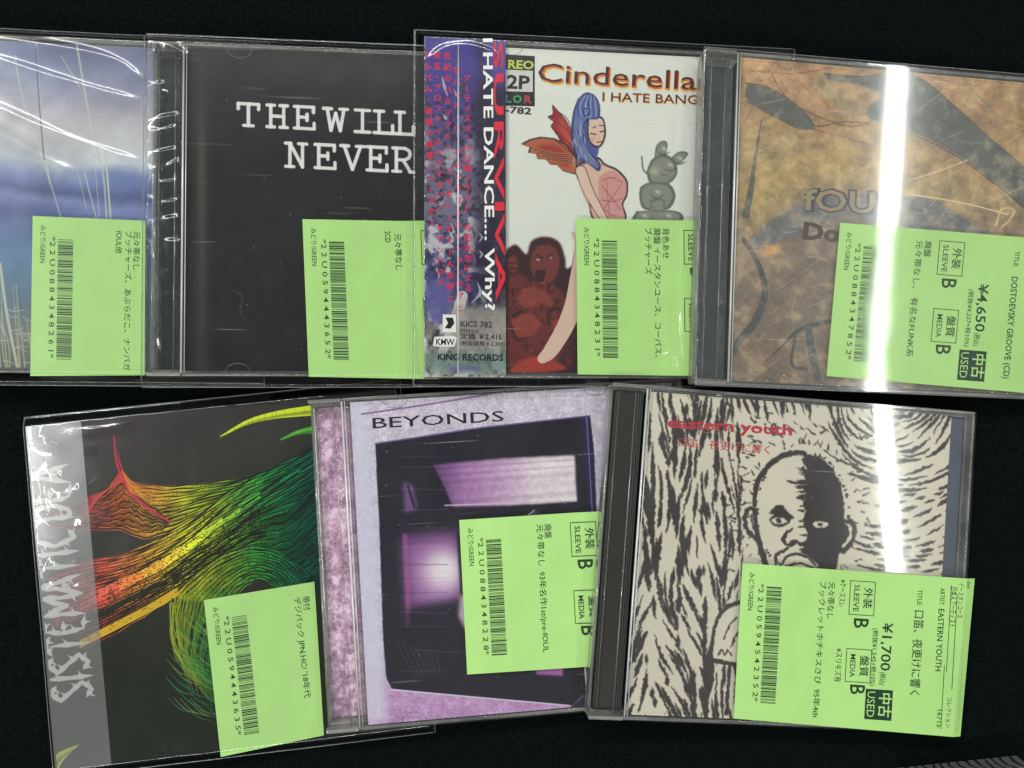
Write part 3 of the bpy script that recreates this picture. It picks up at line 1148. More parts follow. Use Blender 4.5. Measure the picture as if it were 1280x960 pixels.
A.blob(741, 174, 4, 4, (228, 140, 130), .5)
for q_ in ([(722, 208), (730, 206), (738, 200)], [(740, 200), (748, 206), (757, 206)], [(757, 262), (762, 268), (770, 270)], [(752, 232), (776, 262)], [(776, 232), (754, 262)]):
    A.stroke(q_, 1, (150, 84, 84), .8)
A.stroke([(728, 142), (731, 136), (737, 137), (736, 144), (731, 144)], 1.4, HD)
# leg
A.stroke([(716, 292), (722, 306), (719, 350), (712, 395), (690, 436), (678, 448)], [4, 6, 16, 24, 20, 15], INK)
A.stroke([(717, 294), (723, 308), (720, 350), (713, 395), (691, 435), (679, 446)], [3, 4.6, 14.4, 22.4, 18.4, 13.4], SK)
A.stroke([(712, 360), (706, 395), (684, 430)], [2, 5, 4], SKd, .6)
# grey two-eared trophy
G1, G2 = (150, 152, 140), (104, 108, 100)
for P_ in ([(818, 198), (820, 183), (828, 176), (834, 180), (830, 200)], [(836, 200), (848, 190), (860, 192), (850, 204), (840, 208)],
           [(808, 214), (816, 198), (834, 194), (846, 208), (844, 222), (830, 232), (812, 228)],
           [(800, 234), (812, 228), (836, 230), (844, 246), (834, 262), (806, 262), (799, 248)],
           [(812, 250), (830, 250), (828, 268), (814, 268)], [(795, 264), (846, 264), (849, 278), (793, 278)]):
    A.poly(P_, G2, 1, 0, True)
    c_ = np.mean(P_, 0)
    A.poly([tuple(c_ + (np.array(q) - c_) * .86) for q in P_], G1, .9, 1, True)
    A.stroke([tuple(c_ + (-6, -2)), tuple(c_ + (-2, 4)), tuple(c_ + (6, 5))], 1.6, G2, .7)
A.blob(818, 214, 6, 5, (205, 212, 165), .7)
for cx_, cy_ in ((838, 206), (822, 240), (806, 270), (836, 270), (830, 186), (850, 198)):
    A.blob(cx_, cy_, 3.4, 2, (222, 224, 214), .8, .5)
    A.stroke([(cx_ - 6, cy_ + 6), (cx_, cy_ + 8), (cx_ + 7, cy_ + 4)], 1.1, (70, 74, 70), .7)
A.stroke([(802, 196), (804, 212), (812, 220)], 2, G2, .9)
# dark red crouching figure
R0, R1, R2_, R3 = (58, 26, 28), (112, 44, 42), (150, 66, 56), (182, 62, 52)
A.poly([(633, 312), (645, 306), (658, 318), (664, 302), (680, 296), (698, 302), (706, 322), (708, 336), (722, 342), (722, 466), (633, 466)], R0, 1, 1, True)
A.poly([(636, 335), (655, 345), (668, 352), (692, 356), (706, 372), (710, 400), (700, 440), (690, 462), (636, 462)], R1, 1, 2, True)
A.poly([(664, 318), (672, 308), (688, 306), (698, 318), (698, 338), (690, 352), (674, 352), (664, 338)], (120, 52, 48), 1, 1, True)
for q in ([(668, 322), (677, 325)], [(684, 324), (693, 320)], [(670, 318), (679, 322)], [(684, 321), (692, 316)]):
    A.stroke(q, 1.5, R0)
A.stroke([(671, 324), (674, 325)], 1.6, (215, 190, 175))
A.stroke([(687, 323), (690, 322)], 1.4, (200, 160, 150))
A.poly([(668, 340), (674, 337), (682, 339), (678, 352), (672, 352)], (60, 20, 24), 1, 0, True)
for fx, fy, fs in ((640, 330, .62), (650, 408, .8), (694, 400, .7)):
    A.poly([(fx - 15 * fs, fy - 18 * fs), (fx, fy - 25 * fs), (fx + 15 * fs, fy - 16 * fs), (fx + 17 * fs, fy + 8 * fs), (fx + 4 * fs, fy + 24 * fs), (fx - 12 * fs, fy + 14 * fs)], R0, .9, 1, True)
    A.poly([(fx - 9 * fs, fy - 12 * fs), (fx + 2, fy - 17 * fs), (fx + 11 * fs, fy - 9 * fs), (fx + 12 * fs, fy + 6 * fs), (fx + 3 * fs, fy + 19 * fs), (fx - 8 * fs, fy + 8 * fs)], (132, 50, 46), .95, 1, True)
    A.stroke([(fx - 7 * fs, fy - 3 * fs), (fx - 1 * fs, fy - 1 * fs)], 2, R0)
    A.stroke([(fx + 4 * fs, fy - 2 * fs), (fx + 10 * fs, fy - 4 * fs)], 2, R0)
    A.stroke([(fx - 3 * fs, fy + 9 * fs), (fx + 6 * fs, fy + 9 * fs)], 2.4, R0)
for i in range(120):
    x, y = rng.uniform(635, 718), rng.uniform(345, 464)
    A.stroke([(x, y), (x + rng.uniform(-5, 5), y + rng.uniform(3, 9))], rng.uniform(.7, 1.5), (34, 16, 18), .7)
for i in range(70):
    x, y = rng.uniform(636, 716), rng.uniform(352, 462)
    a = rng.uniform(0, 6.28)
    l_ = rng.uniform(5, 14)
    A.stroke([(x, y), (x + l_ * .5 * math.cos(a) + 2, y + l_ * .5 * math.sin(a)), (x + l_ * math.cos(a), y + l_ * math.sin(a))], [1, rng.uniform(2, 6), 1],
             [R0, R2_, R1, R3, (90, 32, 36)][i % 5], .75)
A.poly([(640, 402), (652, 392), (668, 394), (674, 408), (664, 420), (646, 420)], R2_, .9, 1, True)
A.poly([(644, 372), (662, 360), (684, 366), (690, 384), (676, 378), (658, 386)], R2_, .8, 1, True)
A.poly([(648, 452), (668, 446), (690, 450), (706, 462), (640, 466)], R3, .9, 1, True)
A.blob(700, 430, 20, 26, (110, 42, 58), .5)
A.stroke([(716, 292), (722, 306), (719, 350), (712, 395), (690, 436), (678, 448)], [4, 6, 14, 21, 18, 12], SK, .95)
bk = A.sheet('booklet', A.material('pale_cover'), root)
zb = 8.34
PB = Print(p, zb)
PB.poly([(630, 68), (630, 132), (668.5, 133), (668.5, 70)])
PB.build('title_block', ink((34, 32, 34)), bk)
PW = Print(p, zb + .03)
PW.poly([(632, 87), (632, 114), (666, 115), (666, 88.5)])
PW.build('title_panel', ink((226, 226, 218)), bk)
for txt, a, b, h, c_ in [('REO', (635, 85), (667, 86.5), 10.5, (216, 222, 90)), ('2P', (633, 110), (662, 111.5), 17, (34, 34, 36)),
                         ('-782', (631, 141), (664, 143), 8.5, (50, 48, 50))]:
    q = Print(p, zb + .06)
    q.text(txt, a, b, h, .03)
    q.build('cover_lettering', ink(c_), bk)
for txt, a, b, c_ in [('L', (631, 127.5), (639, 128), (80, 170, 190)), ('O', (641, 128), (652, 128.5), (70, 170, 110)), ('R', (655, 128.5), (665, 129), (200, 60, 90))]:
    q = Print(p, zb + .06)
    q.text(txt, a, b, 9.5, .03)
    q.build('cover_lettering', ink(c_), bk)
for dx, dy, c_, bo in ((1.4, 3.2, (248, 232, 160), .03), (.7, 1.7, (232, 128, 64), .02), (0, 0, (84, 34, 44), .0)):
    q = Print(p, zb + .03 + (1.6 - dx) * .02)
    q.text('Cinderella', (672 + dx, 101.5 + dy), (870 + dx, 112 + dy), 24, bo)
    q.text('I HATE BANG', (753 + dx * .5, 126 + dy * .5), (872 + dx * .5, 130 + dy * .5), 11.5, bo * .6)
    q.build('cover_lettering', ink(c_), bk)
# paper band (obi)
B = Art(p, p.T + .14, .4, 30.3, -p.H / 2 + .4, p.H / 2 - .4, (98, 88, 150))
A = B
n1, n2 = fbm(B.h, B.w, 26, 41), fbm(B.h, B.w, 9, 42)
t = (B.V - 45) / 420
B.im = grad(t + (n1 - .5) * .12, [(0, (70, 60, 138)), (.2, (70, 62, 130)), (.3, (84, 82, 122)), (.5, (112, 110, 132)), (.62, (78, 76, 116)), (.75, (66, 68, 112)), (.84, (110, 105, 110)), (1, (150, 146, 138))])
B.blend(np.clip((n2 - .52) * 7, 0, 1) * np.clip((t - .1) * 4, 0, .6), (34, 30, 38))
B.blend(np.clip((n1 - .56) * 8, 0, 1) * np.clip((t - .18) * 3, 0, .8), (206, 204, 204))
B.im = B.box(B.im[..., 0], 1)[..., None] * 0 + B.im
B.poly([(592, 50), (600, 90), (590, 140), (597, 220), (592, 300), (594, 360), (612, 380), (632, 380), (632, 50)], (44, 38, 52), .8, 6, True)
B.poly([(610, 46), (632, 46), (632, 95), (622, 110), (606, 80)], (86, 76, 150), .9, 5, True)
for i in range(34):
    x, y = rng.uniform(530, 600), rng.uniform(90, 370)
    l_ = rng.uniform(8, 26)
    a = rng.uniform(.9, 2.2)
    B.stroke([(x, y), (x + 3, y + l_ * .5), (x + l_ * math.cos(a), y + l_ * math.sin(a))], [1, rng.uniform(2, 5), 1], [(38, 32, 44), (190, 188, 196), (110, 84, 130), (54, 60, 70)][i % 4], .75)
B.poly([(532, 352), (560, 348), (566, 380), (556, 402), (540, 402), (532, 380)], (92, 92, 146), .9, 2, True)
B.stroke([(578, 370), (566, 410), (548, 450), (540, 464)], [12, 14, 8, 4], (196, 190, 186), .9)
B.poly([(565, 384), (632, 384), (632, 440), (562, 440)], (150, 143, 136), .8, 4)
B.poly([(530, 440), (632, 440), (632, 466), (532, 466)], (92, 120, 112), .7, 4)
B.poly([(560, 458), (600, 458), (600, 464), (560, 464)], (90, 84, 150), .6, 2)
band = B.sheet('paper_band', B.material('band_print', .35), root, .12)
band['label'] = 'purple grey paper band with white and red lettering'
zo = p.T + .18
q = Print(p, zo)
q.text('I HATE DANCE.... Why?', (604, 48), (607, 388), 12, .02)
q.build('band_lettering', ink((238, 238, 234)), band)
q = Print(p, zo)
q.column('アーティスターの公開イラスト 寺田克也による', 584, 92, 585, 366, 10.2, .035)
q.column('なバンド、リーグのイラストレーションのザと', 571, 80, 575, 392, 10.2, .035)
q.column('世紀のハルマゲドン、コラボレーチャー人吉野と', 559, 62, 563, 380, 10.2, .035)
q.column('発言、プロファイルペスマガジン サウンドのカ', 546, 62, 551, 360, 10.2, .035)
q.column('アルバム、衝撃の豪華ニュースを!', 534, 62, 540, 285, 10.2, .035)
q.build('band_small_lettering', ink((214, 44, 72)), band)
q = Print(p, zo + .03)
q.text('SURVIVA', (617, 52), (620, 376), 12, .015)
q.build('band_red_lettering', ink((222, 42, 62)), band)
q = Print(p, zo)
q.poly([(553.5, 393), (553.5, 415), (570, 415.5), (570, 393.5)])
q.poly([(543, 421), (541, 432), (545, 433), (568, 433.5), (571, 422), (567, 420)])
q.build('maker_mark', ink((228, 228, 222)), band)
q = Print(p, zo + .03)
q.text('KMW', (545, 431), (568, 431.5), 8, .02)
q.poly([(557, 397), (566, 397), (568, 404), (563, 411), (556, 410), (560, 404)])
q.text('KICS 782', (575.5, 408), (615, 409.5), 7.5, .012)
q.text('STEREO', (575.5, 415), (598, 416), 3.6, .01)
q.text('定価 ￥2,415', (575.5, 423.5), (627, 424.5), 6.4, .025)
q.text('(税抜価格￥2,300)', (575.5, 431.5), (631, 432.5), 5.0, .012)
q.text('KING RECORDS', (547, 450), (629, 451), 8.2, .03)
q.build('band_black_lettering', ink((34, 30, 34)), band)
slip(p, root, (720, 273), (869, 276), (722, 468), '22U0884348231',
     [('背色あせ', 112, 10, 48), ('廃盤 イースタンユース、コーパス、', 101, 10, 172), ('ブッチャーズ', 90, 10, 68)], p.T + .15, right=(869, 470), boxes=134, crease=.875, dz_right=.16)
sleeve(p, root, 3.6, 3, 3.0, 3.6, [
    ([(534, 76), (555, 60), (585, 56), (610, 62), (622, 72)], .5, .7), ([(832, 440), (838, 452), (845, 462)], 1.0, 1.3), ([(780, 460), (830, 462)], .4, 1.2), ([(848, 280), (846, 380), (852, 465)], .35, 1.2)],
    wave=.10, seed=24, step=.45, top=p.T + .8)

# =================================================================== CASE 4: worn ochre painting
p = Pose(4)
root = thing('cd_case', 'CD with a scratched ochre and slate painted cover crossed by a bright lamp reflection', 'CD', p)
jewel(p, root, M_DARK, clear('grey_hinge', tint=(.5, .53, .53), haze=.12, haze_col=(.3, .34, .35), halo=.3), ink((42, 50, 52), .6, 'slate_inlay'), M_LID_WORN, twist=-1.3e-4, ty=-18)
A = Art(p, 8.3, 14.0, p.W - 2.2, -p.H / 2 + 1.8, p.H / 2 - 1.8, (160, 120, 84))
n = fbm(A.h, A.w, 170, 51)
n2 = fbm(A.h, A.w, 30, 52)
t = (A.V - 80) / 400 + (n - .5) * .5
A.im = grad(t, [(0, (172, 124, 84)), (.18, (170, 134, 84)), (.38, (156, 128, 82)), (.5, (132, 110, 88)), (.7, (122, 100, 84)), (1, (116, 94, 78))])
A.blend(np.clip((A.U - 1150) / 130, 0, 1) * np.clip((300 - A.V) / 60, 0, 1) * .7, (168, 124, 80))
A.poly([(935, 200), (1020, 190), (1080, 215), (1010, 240), (940, 290)], (178, 144, 80), .6, 14, True)
SL = (80, 86, 86)
A.poly([(934, 105), (960, 110), (990, 128), (1012, 148), (1018, 160), (1000, 160), (970, 146), (934, 124)], SL, .95, 0, True)
A.poly([(1030, 92), (1075, 96), (1110, 92), (1150, 98), (1190, 130), (1240, 175), (1285, 215), (1285, 262), (1240, 225), (1190, 190), (1140, 165), (1090, 150), (1085, 135), (1100, 118), (1070, 105), (1040, 102)], SL, .95, 1, True)
A.poly([(934, 300), (985, 262), (1040, 246), (1110, 244), (1170, 250), (1215, 280), (1240, 300), (1150, 298), (1060, 270), (1010, 290), (950, 310)], (98, 100, 108), .92, 1, True)
for P_ in ([(932, 104), (960, 109), (990, 127), (1012, 147), (1022, 158), (1060, 152), (1095, 158), (1140, 168), (1190, 192), (1240, 227), (1286, 264)],
           [(1030, 92), (1075, 96), (1110, 92), (1150, 98), (1190, 130), (1240, 175), (1286, 215)], [(932, 126), (970, 147), (1000, 161), (1020, 160)]):
    A.stroke(P_, 1.6, (70, 58, 52), .75)
for i in range(40):
    x, y = rng.uniform(1100, 1275), 0
    y = 118 + (x - 1100) * .62 + rng.uniform(-16, 26)
    A.stroke([(x, y), (x + rng.uniform(8, 26), y + rng.uniform(4, 18))], rng.uniform(1, 3.4), (104, 108, 104) if i % 2 else (62, 66, 68), .5)
for i in range(30):
    x = rng.uniform(960, 1200)
    y = 268 - abs(x - 1100) * -.06 + rng.uniform(-14, 18)
    A.stroke([(x, y), (x + rng.uniform(10, 30), y + rng.uniform(-5, 5))], rng.uniform(1, 4), (112, 108, 108) if i % 2 else (74, 76, 84), .5)
A.poly([(1030, 96), (1060, 125), (1090, 145), (1040, 128), (1022, 105)], (120, 124, 100), .7, 6, True)
A.stroke([(936, 88), (990, 92), (1040, 85)], 2, (150, 84, 60), .8)
A.stroke([(962, 88), (980, 118), (1010, 140), (1060, 158), (1090, 152)], [2, 1.5, 3, 2], (130, 76, 54), .8)
for i in range(10):
    A.stroke([(960 + i * 9, 90 + i * 2), (990 + i * 8, 100 + i * 6), (1030 + i * 8, 130 + i * 4)], 1.0, (214, 140, 84) if i % 2 else (140, 84, 60), .5)
DK = (52, 56, 62)
A.stroke([(952, 150), (947, 180), (943, 205), (938, 240), (932, 268)], [1.5, 3, 4, 7, 10], (78, 80, 82), .8)
A.stroke([(930, 300), (948, 330), (956, 365), (945, 400), (925, 425), (918, 440)], [6, 6, 8, 10, 9, 6], (58, 62, 66), .95)
A.stroke([(1036, 402), (1000, 412), (975, 435), (950, 458)], [6, 5, 2, 1], DK, .9)
A.stroke([(1010, 408), (1015, 440), (1022, 472)], [9, 10, 9], (64, 68, 72), .95)
A.stroke([(994, 420), (990, 455), (1008, 462)], [3, 4, 5], DK, .9)
A.stroke([(1010, 160), (1050, 170), (1100, 185)], 2, (120, 80, 90), .6)
A.poly([(950, 312), (965, 306), (976, 308), (970, 318), (955, 320)], (206, 130, 60), .8, 2, True)
A.stroke([(1245, 282), (1252, 262), (1268, 262), (1262, 275), (1252, 284)], 3, (205, 170, 110), .8)
A.blend(np.clip((n2 - .5) * 1.6, -.0, .3), (205, 170, 120))
A.blend(np.clip((.44 - n2) * 1.6, 0, .25), (96, 80, 68))
n3 = fbm(A.h, A.w, 10, 53)
A.im *= (1 + .22 * (n3 - .5) + .25 * (n2 - .5))[..., None]
for i in range(34):
    x, y = rng.uniform(930, 1280), rng.uniform(88, 470)
    a = rng.uniform(.2, .9)
    l_ = rng.uniform(20, 70)
    A.stroke([(x, y), (x + l_ * .5 * math.cos(a), y + l_ * .5 * math.sin(a) + rng.uniform(-5, 5)), (x + l_ * math.cos(a), y + l_ * math.sin(a))], [.5, rng.uniform(2, 7), .5],
             [(196, 132, 82), (120, 92, 74), (188, 152, 92), (96, 100, 104)][i % 4], .35)
for i in range(150):
    x, y = rng.uniform(925, 1285), rng.uniform(85, 480)
    a = rng.normal(-.35, .5) if i % 3 else rng.uniform(0, 3.14)
    l_ = rng.uniform(6, 40) if i % 5 else rng.uniform(40, 90)
    A.stroke([(x, y), (x + l_ * .5 * math.cos(a), y + l_ * .5 * math.sin(a) + rng.uniform(-2, 2)), (x + l_ * math.cos(a), y + l_ * math.sin(a))], rng.uniform(.5, 1.1),
             (214, 190, 150) if i % 3 else (90, 72, 58), rng.uniform(.2, .55))
A.stroke([(1130, 242), (1200, 253), (1260, 268)], 1.6, (225, 190, 150), .9)
A.stroke([(1135, 226), (1170, 215), (1210, 200)], 1.4, (225, 190, 150), .8)
A.im = A.im * .74 + A.im.mean(-1, keepdims=True) * np.array([.27, .26, .22])
bk = A.sheet('booklet', A.material('ochre_cover', .4, 1.2), root)
for bo, c_, dz in ((.07, (66, 58, 84), .03), (.015, (168, 150, 104), .06)):
    q = Print(p, 8.3 + dz)
    q.text('fOUL', (1004, 262), (1120, 268), 27, bo)
    q.build('cover_lettering', ink(c_), bk)
q = Print(p, 8.33)
q.text('Dostoevsky Groove', (1003, 298), (1300, 326), 21, .045)
q.build('cover_lettering', ink((72, 56, 46)), bk)
slip(p, root, (1050, 278.5), (1290, 297.5), (1033, 470), '22U0884347852',
     [('廃盤', 112, 14, 34), ('元々帯なし、 有名なFUNK系', 101, 14, 160)], p.T + .4, right=(1280, 491), boxes=126,
     price=('¥4,650', '(税抜¥4,227+税10%)', ('DOSTOEVSKY GROOVE (CD)', 50, 178, 8), None), label='green slip priced ¥4,650 lying under the bright reflection')
sleeve(p, root, .3, .3, .3, .3, (), wave=.018, seed=34, step=.6, top=p.T + .75, twist=-1.3e-4, ty=-18,
       mat_=clear('shrink_film', rough=0.05, halo=0.16, halo_rough=0.2, boost=1.0, haze=.02, haze_col=(.8, .82, .8), scratch_or_glint=1.0))

# =================================================================== CASE 5: card wallet
p = Pose(5)
root = thing('cd_wallet', 'thin card CD wallet printed with rainbow engraved feathers on black inside a loose glossy sleeve', 'CD', p)
A = Art(p, p.T, .5, p.W - .5, -p.H / 2 + .5, p.H / 2 - .5, (40, 38, 36))
tt = (A.V - 500) / 450
A.im = grad(tt * .8 + .2 * (A.U - 60) / 350, [(0, (54, 40, 48)), (.2, (50, 48, 46)), (.45, (44, 45, 38)), (.65, (30, 34, 24)), (1, (14, 24, 18))])
A.im *= (.85 + .3 * fbm(A.h, A.w, 120, 61))[..., None]


RBS = [(0, (176, 44, 84)), (.16, (190, 66, 66)), (.28, (226, 116, 52)), (.42, (226, 184, 50)), (.52, (218, 222, 48)), (.64, (150, 190, 46)), (.78, (48, 158, 58)), (.9, (10, 120, 72)), (1, (0, 96, 84))]


def rb(x, y):
    return tuple(255 * v for v in grad(np.array((x - 60) / 340 + .27 * (700 - y) / 1000 * .3), RBS))


RBF = grad((A.U - 60) / 340 + .08 * (700 - A.V) / 1000, RBS)


def bundle(C0, C1, n, shade=.8, jit=.7, lines=1.0, dark=(22, 20, 18)):
    a, b = catmull(C0, 10), catmull(C1, 10)
    m = min(len(a), len(b))
    a = a[np.linspace(0, len(a) - 1, m).astype(int)]
    b = b[np.linspace(0, len(b) - 1, m).astype(int)]
    nz_ = .55 + .75 * fbm(A.h, A.w, 22, int(n) + 300)
    A.poly(list(a) + list(b[::-1]), RBF * shade * nz_[..., None], 1, 1)
    for i in range(n + 1):
        t = i / n
        P = a * (1 - t) + b * t
        P = P + np.stack([np.zeros(m), jit * np.sin(np.arange(m) * .8 + i * 1.7)], 1)
        wv_ = 1.2 + 1.3 * (.5 + .5 * math.sin(i * .83 + 2 * math.sin(i * .31)))
        k = 0
        while k < m - 2:
            L = int(rng.integers(4, 14))
            Q = P[k:k + L + 1]
            A.stroke(Q, [.7, wv_ * lines * rng.uniform(.6, 1.3), .7], dark, .9, smooth=False)
            if rng.random() < .5:
                c = rb(*Q[len(Q) // 2])
                A.stroke(Q + np.array([0, 1.5]), [.4, 1.1, .4], tuple(min(255, v * 1.15) for v in c), .8, smooth=False)
            k += L
    # cross hatching picks
    for i in range(n * 14):
        t, k = rng.random(), int(rng.integers(0, m - 1))
        q = a[k] * (1 - t) + b[k] * t
        A.stroke([q, q + np.array([1.2, -2.4])], .7, dark, .7, smooth=False)


bundle([(50, 640), (100, 628), (140, 618), (165, 606), (210, 608), (262, 604), (330, 590), (396, 556)],
       [(60, 668), (108, 662), (150, 662), (180, 672), (215, 662), (262, 640), (330, 606), (396, 576)], 12, .75)
bundle([(104, 622), (122, 618), (138, 606), (150, 588), (156, 596), (170, 616), (200, 640)],
       [(104, 664), (125, 658), (145, 656), (165, 658), (180, 664), (196, 664), (213, 656)], 9, .62, 1.2)
bundle([(60, 722), (105, 702), (160, 690), (230, 655), (300, 606), (340, 585), (398, 558)],
       [(70, 786), (115, 766), (165, 742), (212, 716), (262, 680), (325, 640), (400, 596)], 17, .95)
bundle([(200, 722), (262, 680), (325, 636), (400, 590)], [(206, 744), (262, 712), (325, 690), (400, 712)], 16, .72, 1.0, 1.25)
bundle([(330, 650), (360, 640), (400, 600)], [(345, 760), (385, 745), (402, 735)], 13, .6, 1.0, 1.4)
bundle([(212, 748), (262, 704), (310, 684), (350, 690), (386, 716)], [(285, 756), (300, 738), (318, 726), (340, 730), (356, 744)], 11, .75)
# bright ridge of the main band, stippled
rg = [(100, 756), (150, 732), (205, 704), (255, 668), (300, 636), (350, 604), (398, 576)]
for i in range(9):
    cc = catmull([tuple(np.array(q) + (0, (i - 4) * 1.7)) for q in rg], 6)
    for k in range(0, len(cc) - 3, 3):
        c = rb(*cc[k + 1])
        if rng.random() < .85 * (1 if k < 18 else max(0, 1 - (k - 18) / 16)) and abs(i - 4) <= 4.5 * (1 - k / 48):
            A.stroke(cc[k:k + 4], 1.8, tuple(min(255, v * 1.12 + 8) for v in c), .85, smooth=False)
bundle([(90, 786), (140, 764), (185, 740), (215, 722)], [(100, 812), (145, 790), (185, 766), (218, 745)], 7, .5, .6, 1.4)
LL = [(100, 806), (145, 783), (185, 762), (222, 740)]
for i in range(6):
    A.stroke([tuple(np.array(q) + (0, (i - 3) * 1.7)) for q in LL], 1.8, (222, 184, 46) if i % 2 else (196, 150, 40), .95)
for i in range(1300):
    x = rng.uniform(95, 330)
    y = 782 - (x - 95) * .6 + rng.normal(0, 17)
    A.stroke([(x, y), (x + 1.3, y + .4)], .9, (24, 22, 18), .8, smooth=False)
# spike
A.stroke([(142, 545), (148, 580), (162, 612), (186, 636), (213, 653)], [1, 6, 6, 4, 2], (186, 50, 72))
A.stroke([(144, 556), (150, 585), (164, 612), (186, 634)], [1, 1.5, 1.5, 1], (90, 24, 40))
for i in range(16):
    t = i / 15
    A.stroke([(152 + t * 4, 590 + t * 10), (135 - t * 10, 612 + t * 8), (104, 622 + t * 30)], [1.4, 1.6, .8], rb(100 + 20 * t, 640), .7)
    A.stroke([(152 + t * 10, 588 + t * 26), (170 + t * 6, 604 + t * 18), (rng.uniform(184, 226), 609 + t * 36)], [1.4, 1.3, .3], rb(150 + 40 * t, 640), .6)
# plumes hanging down
for i in range(64):
    t = i / 63
    x0 = 212 + 100 * t
    y0 = 752 - 16 * math.sin(t * 3.1) + rng.uniform(-4, 4)
    x1 = 212 + 60 * t + rng.uniform(-8, 8)
    y1 = 800 + 30 * t + rng.uniform(-14, 14)
    x2 = 236 + 46 * t + rng.uniform(-6, 14)
    y2 = 850 + 34 * t + rng.uniform(-16, 16)
    c = rb(x0 + 30 - 0 * t, y0)
    A.stroke([(x0, y0), (x1, y1), (x2, y2)], [1.3, 1.3, .4], tuple(v * (.78 - .2 * t) for v in c), .8)
for i in range(60):
    x, y = rng.uniform(205, 262), rng.uniform(765, 880)
    A.stroke([(x, y), (x + 16, y + 16), (x + 34, y + 22)], [.6, 1.5, .5], (40, 120, 74) if i % 2 else (110, 150, 70), .7)
# claws
for pts, ws, c0 in (([(275, 546), (310, 528), (345, 519), (392, 513)], [1, 6, 9, 13], (206, 222, 50)), ([(350, 550), (372, 541), (394, 537)], [1, 5, 9], (92, 180, 64)), ([(66, 958), (78, 944), (98, 931)], [14, 10, 1], (214, 218, 50))):
    A.stroke(pts, ws, c0)
    A.stroke([tuple(np.array(q) + (0, 2)) for q in pts], [w_ * .35 for w_ in ws], tuple(v * .6 for v in c0), .7)
    for k in range(14):
        tq = catmull(pts, 8)
        q = tq[int(len(tq) * (k + .5) / 14)]
        A.stroke([(q[0], q[1] - 4), (q[0] + 1, q[1] + 4)], .6, tuple(v * .5 for v in c0), .6, smooth=False)
# white thorny lettering up the left edge
WT = (226, 224, 222)


def thorn(pts, w_=5.0):
    w_ *= 1.75
    pts = [np.array(q, float) for q in pts]
    P2 = []
    for a_, b_ in zip(pts[:-1], pts[1:]):
        P2 += [a_, (a_ + b_) / 2 + rng.normal(0, .5, 2)]
    P2.append(pts[-1])
    nn_ = len(P2)
    A.stroke(P2, [(.8 if i in (0, nn_ - 1) else w_ * (.75 if i % 2 else .5)) for i in range(nn_)], WT, .97, smooth=False)
    for a_, b_ in zip(pts[:-1], pts[1:]):
        m_ = (a_ + b_) / 2
        d_ = b_ - a_
        n_ = np.array([-d_[1], d_[0]]) / (np.hypot(*d_) + 1e-6)
        A.stroke([m_, m_ + n_ * w_ * .95 + d_ * .12], [w_ * .5, .4], WT, .97, smooth=False)


ax0, ax1 = np.array([90., 876]), np.array([58., 590])
ud = (ax1 - ax0) / np.hypot(*(ax1 - ax0))
rd = np.array([-ud[1], ud[0]])
if rd[0] < 0:
    rd = -rd


def LP(a, b):
    # a along the line of lettering (upwards), b across (0 = right side/baseline... 1 = left side/top)
    q = ax0 + ud * a + rd * (24 - 47 * b)
    return (q[0], q[1])


GL = {'S': [[(.1, .12), (.5, -.05), (.95, .2), (.5, .5), (.05, .8), (.5, 1.05), (.9, .88)]], 'I': [[(.5, -.12), (.45, .5), (.5, 1.12)]],
      'T': [[(.5, -.1), (.5, 1)], [(-.05, .9), (.5, 1.06), (1.05, .9)]], 'E': [[(.3, -.05), (.12, .5), (.3, 1.05)], [(.2, 1), (.95, 1.05)], [(.15, .5), (.8, .52)], [(.2, 0), (1, -.08)]],
      'M': [[(.05, -.1), (.12, .5), (.08, 1.1)], [(.08, 1.05), (.5, .35), (.92, 1.05)], [(.92, 1.1), (.88, .5), (.97, -.1)]],
      'A': [[(.0, -.1), (.35, .6), (.5, 1.12)], [(.5, 1.12), (.65, .6), (1, -.1)], [(.2, .38), (.8, .38)]], 'C': [[(.95, .9), (.5, 1.05), (.1, .5), (.5, -.05), (.95, .12)]],
      'D': [[(.15, -.1), (.2, .5), (.15, 1.1)], [(.15, 1.02), (.8, .85), (.9, .4), (.6, .05), (.15, -.02)]], 'H': [[(.1, -.1), (.1, 1.1)], [(.9, -.1), (.9, 1.1)], [(.1, .5), (.9, .5)]]}
pos = 0
for ch in 'SISTEMATIC DEA':
    wch = {'I': 11, ' ': 9, 'M': 27}.get(ch, 23)
    for st in GL.get(ch, []):
        thorn([LP(pos + a * wch, b) for a, b in st], 5.2)
    pos += wch + .5
card = A.sheet('card_cover', A.material('feather_cover', .4), root, .5)
b = MB()
b.box(.3, p.W - .3, -p.H / 2 + .3, p.H / 2 - .3, 0.0, p.T - .55, .5)
b.build('card_body', ink((26, 26, 24), .6, 'card_edge'), root)
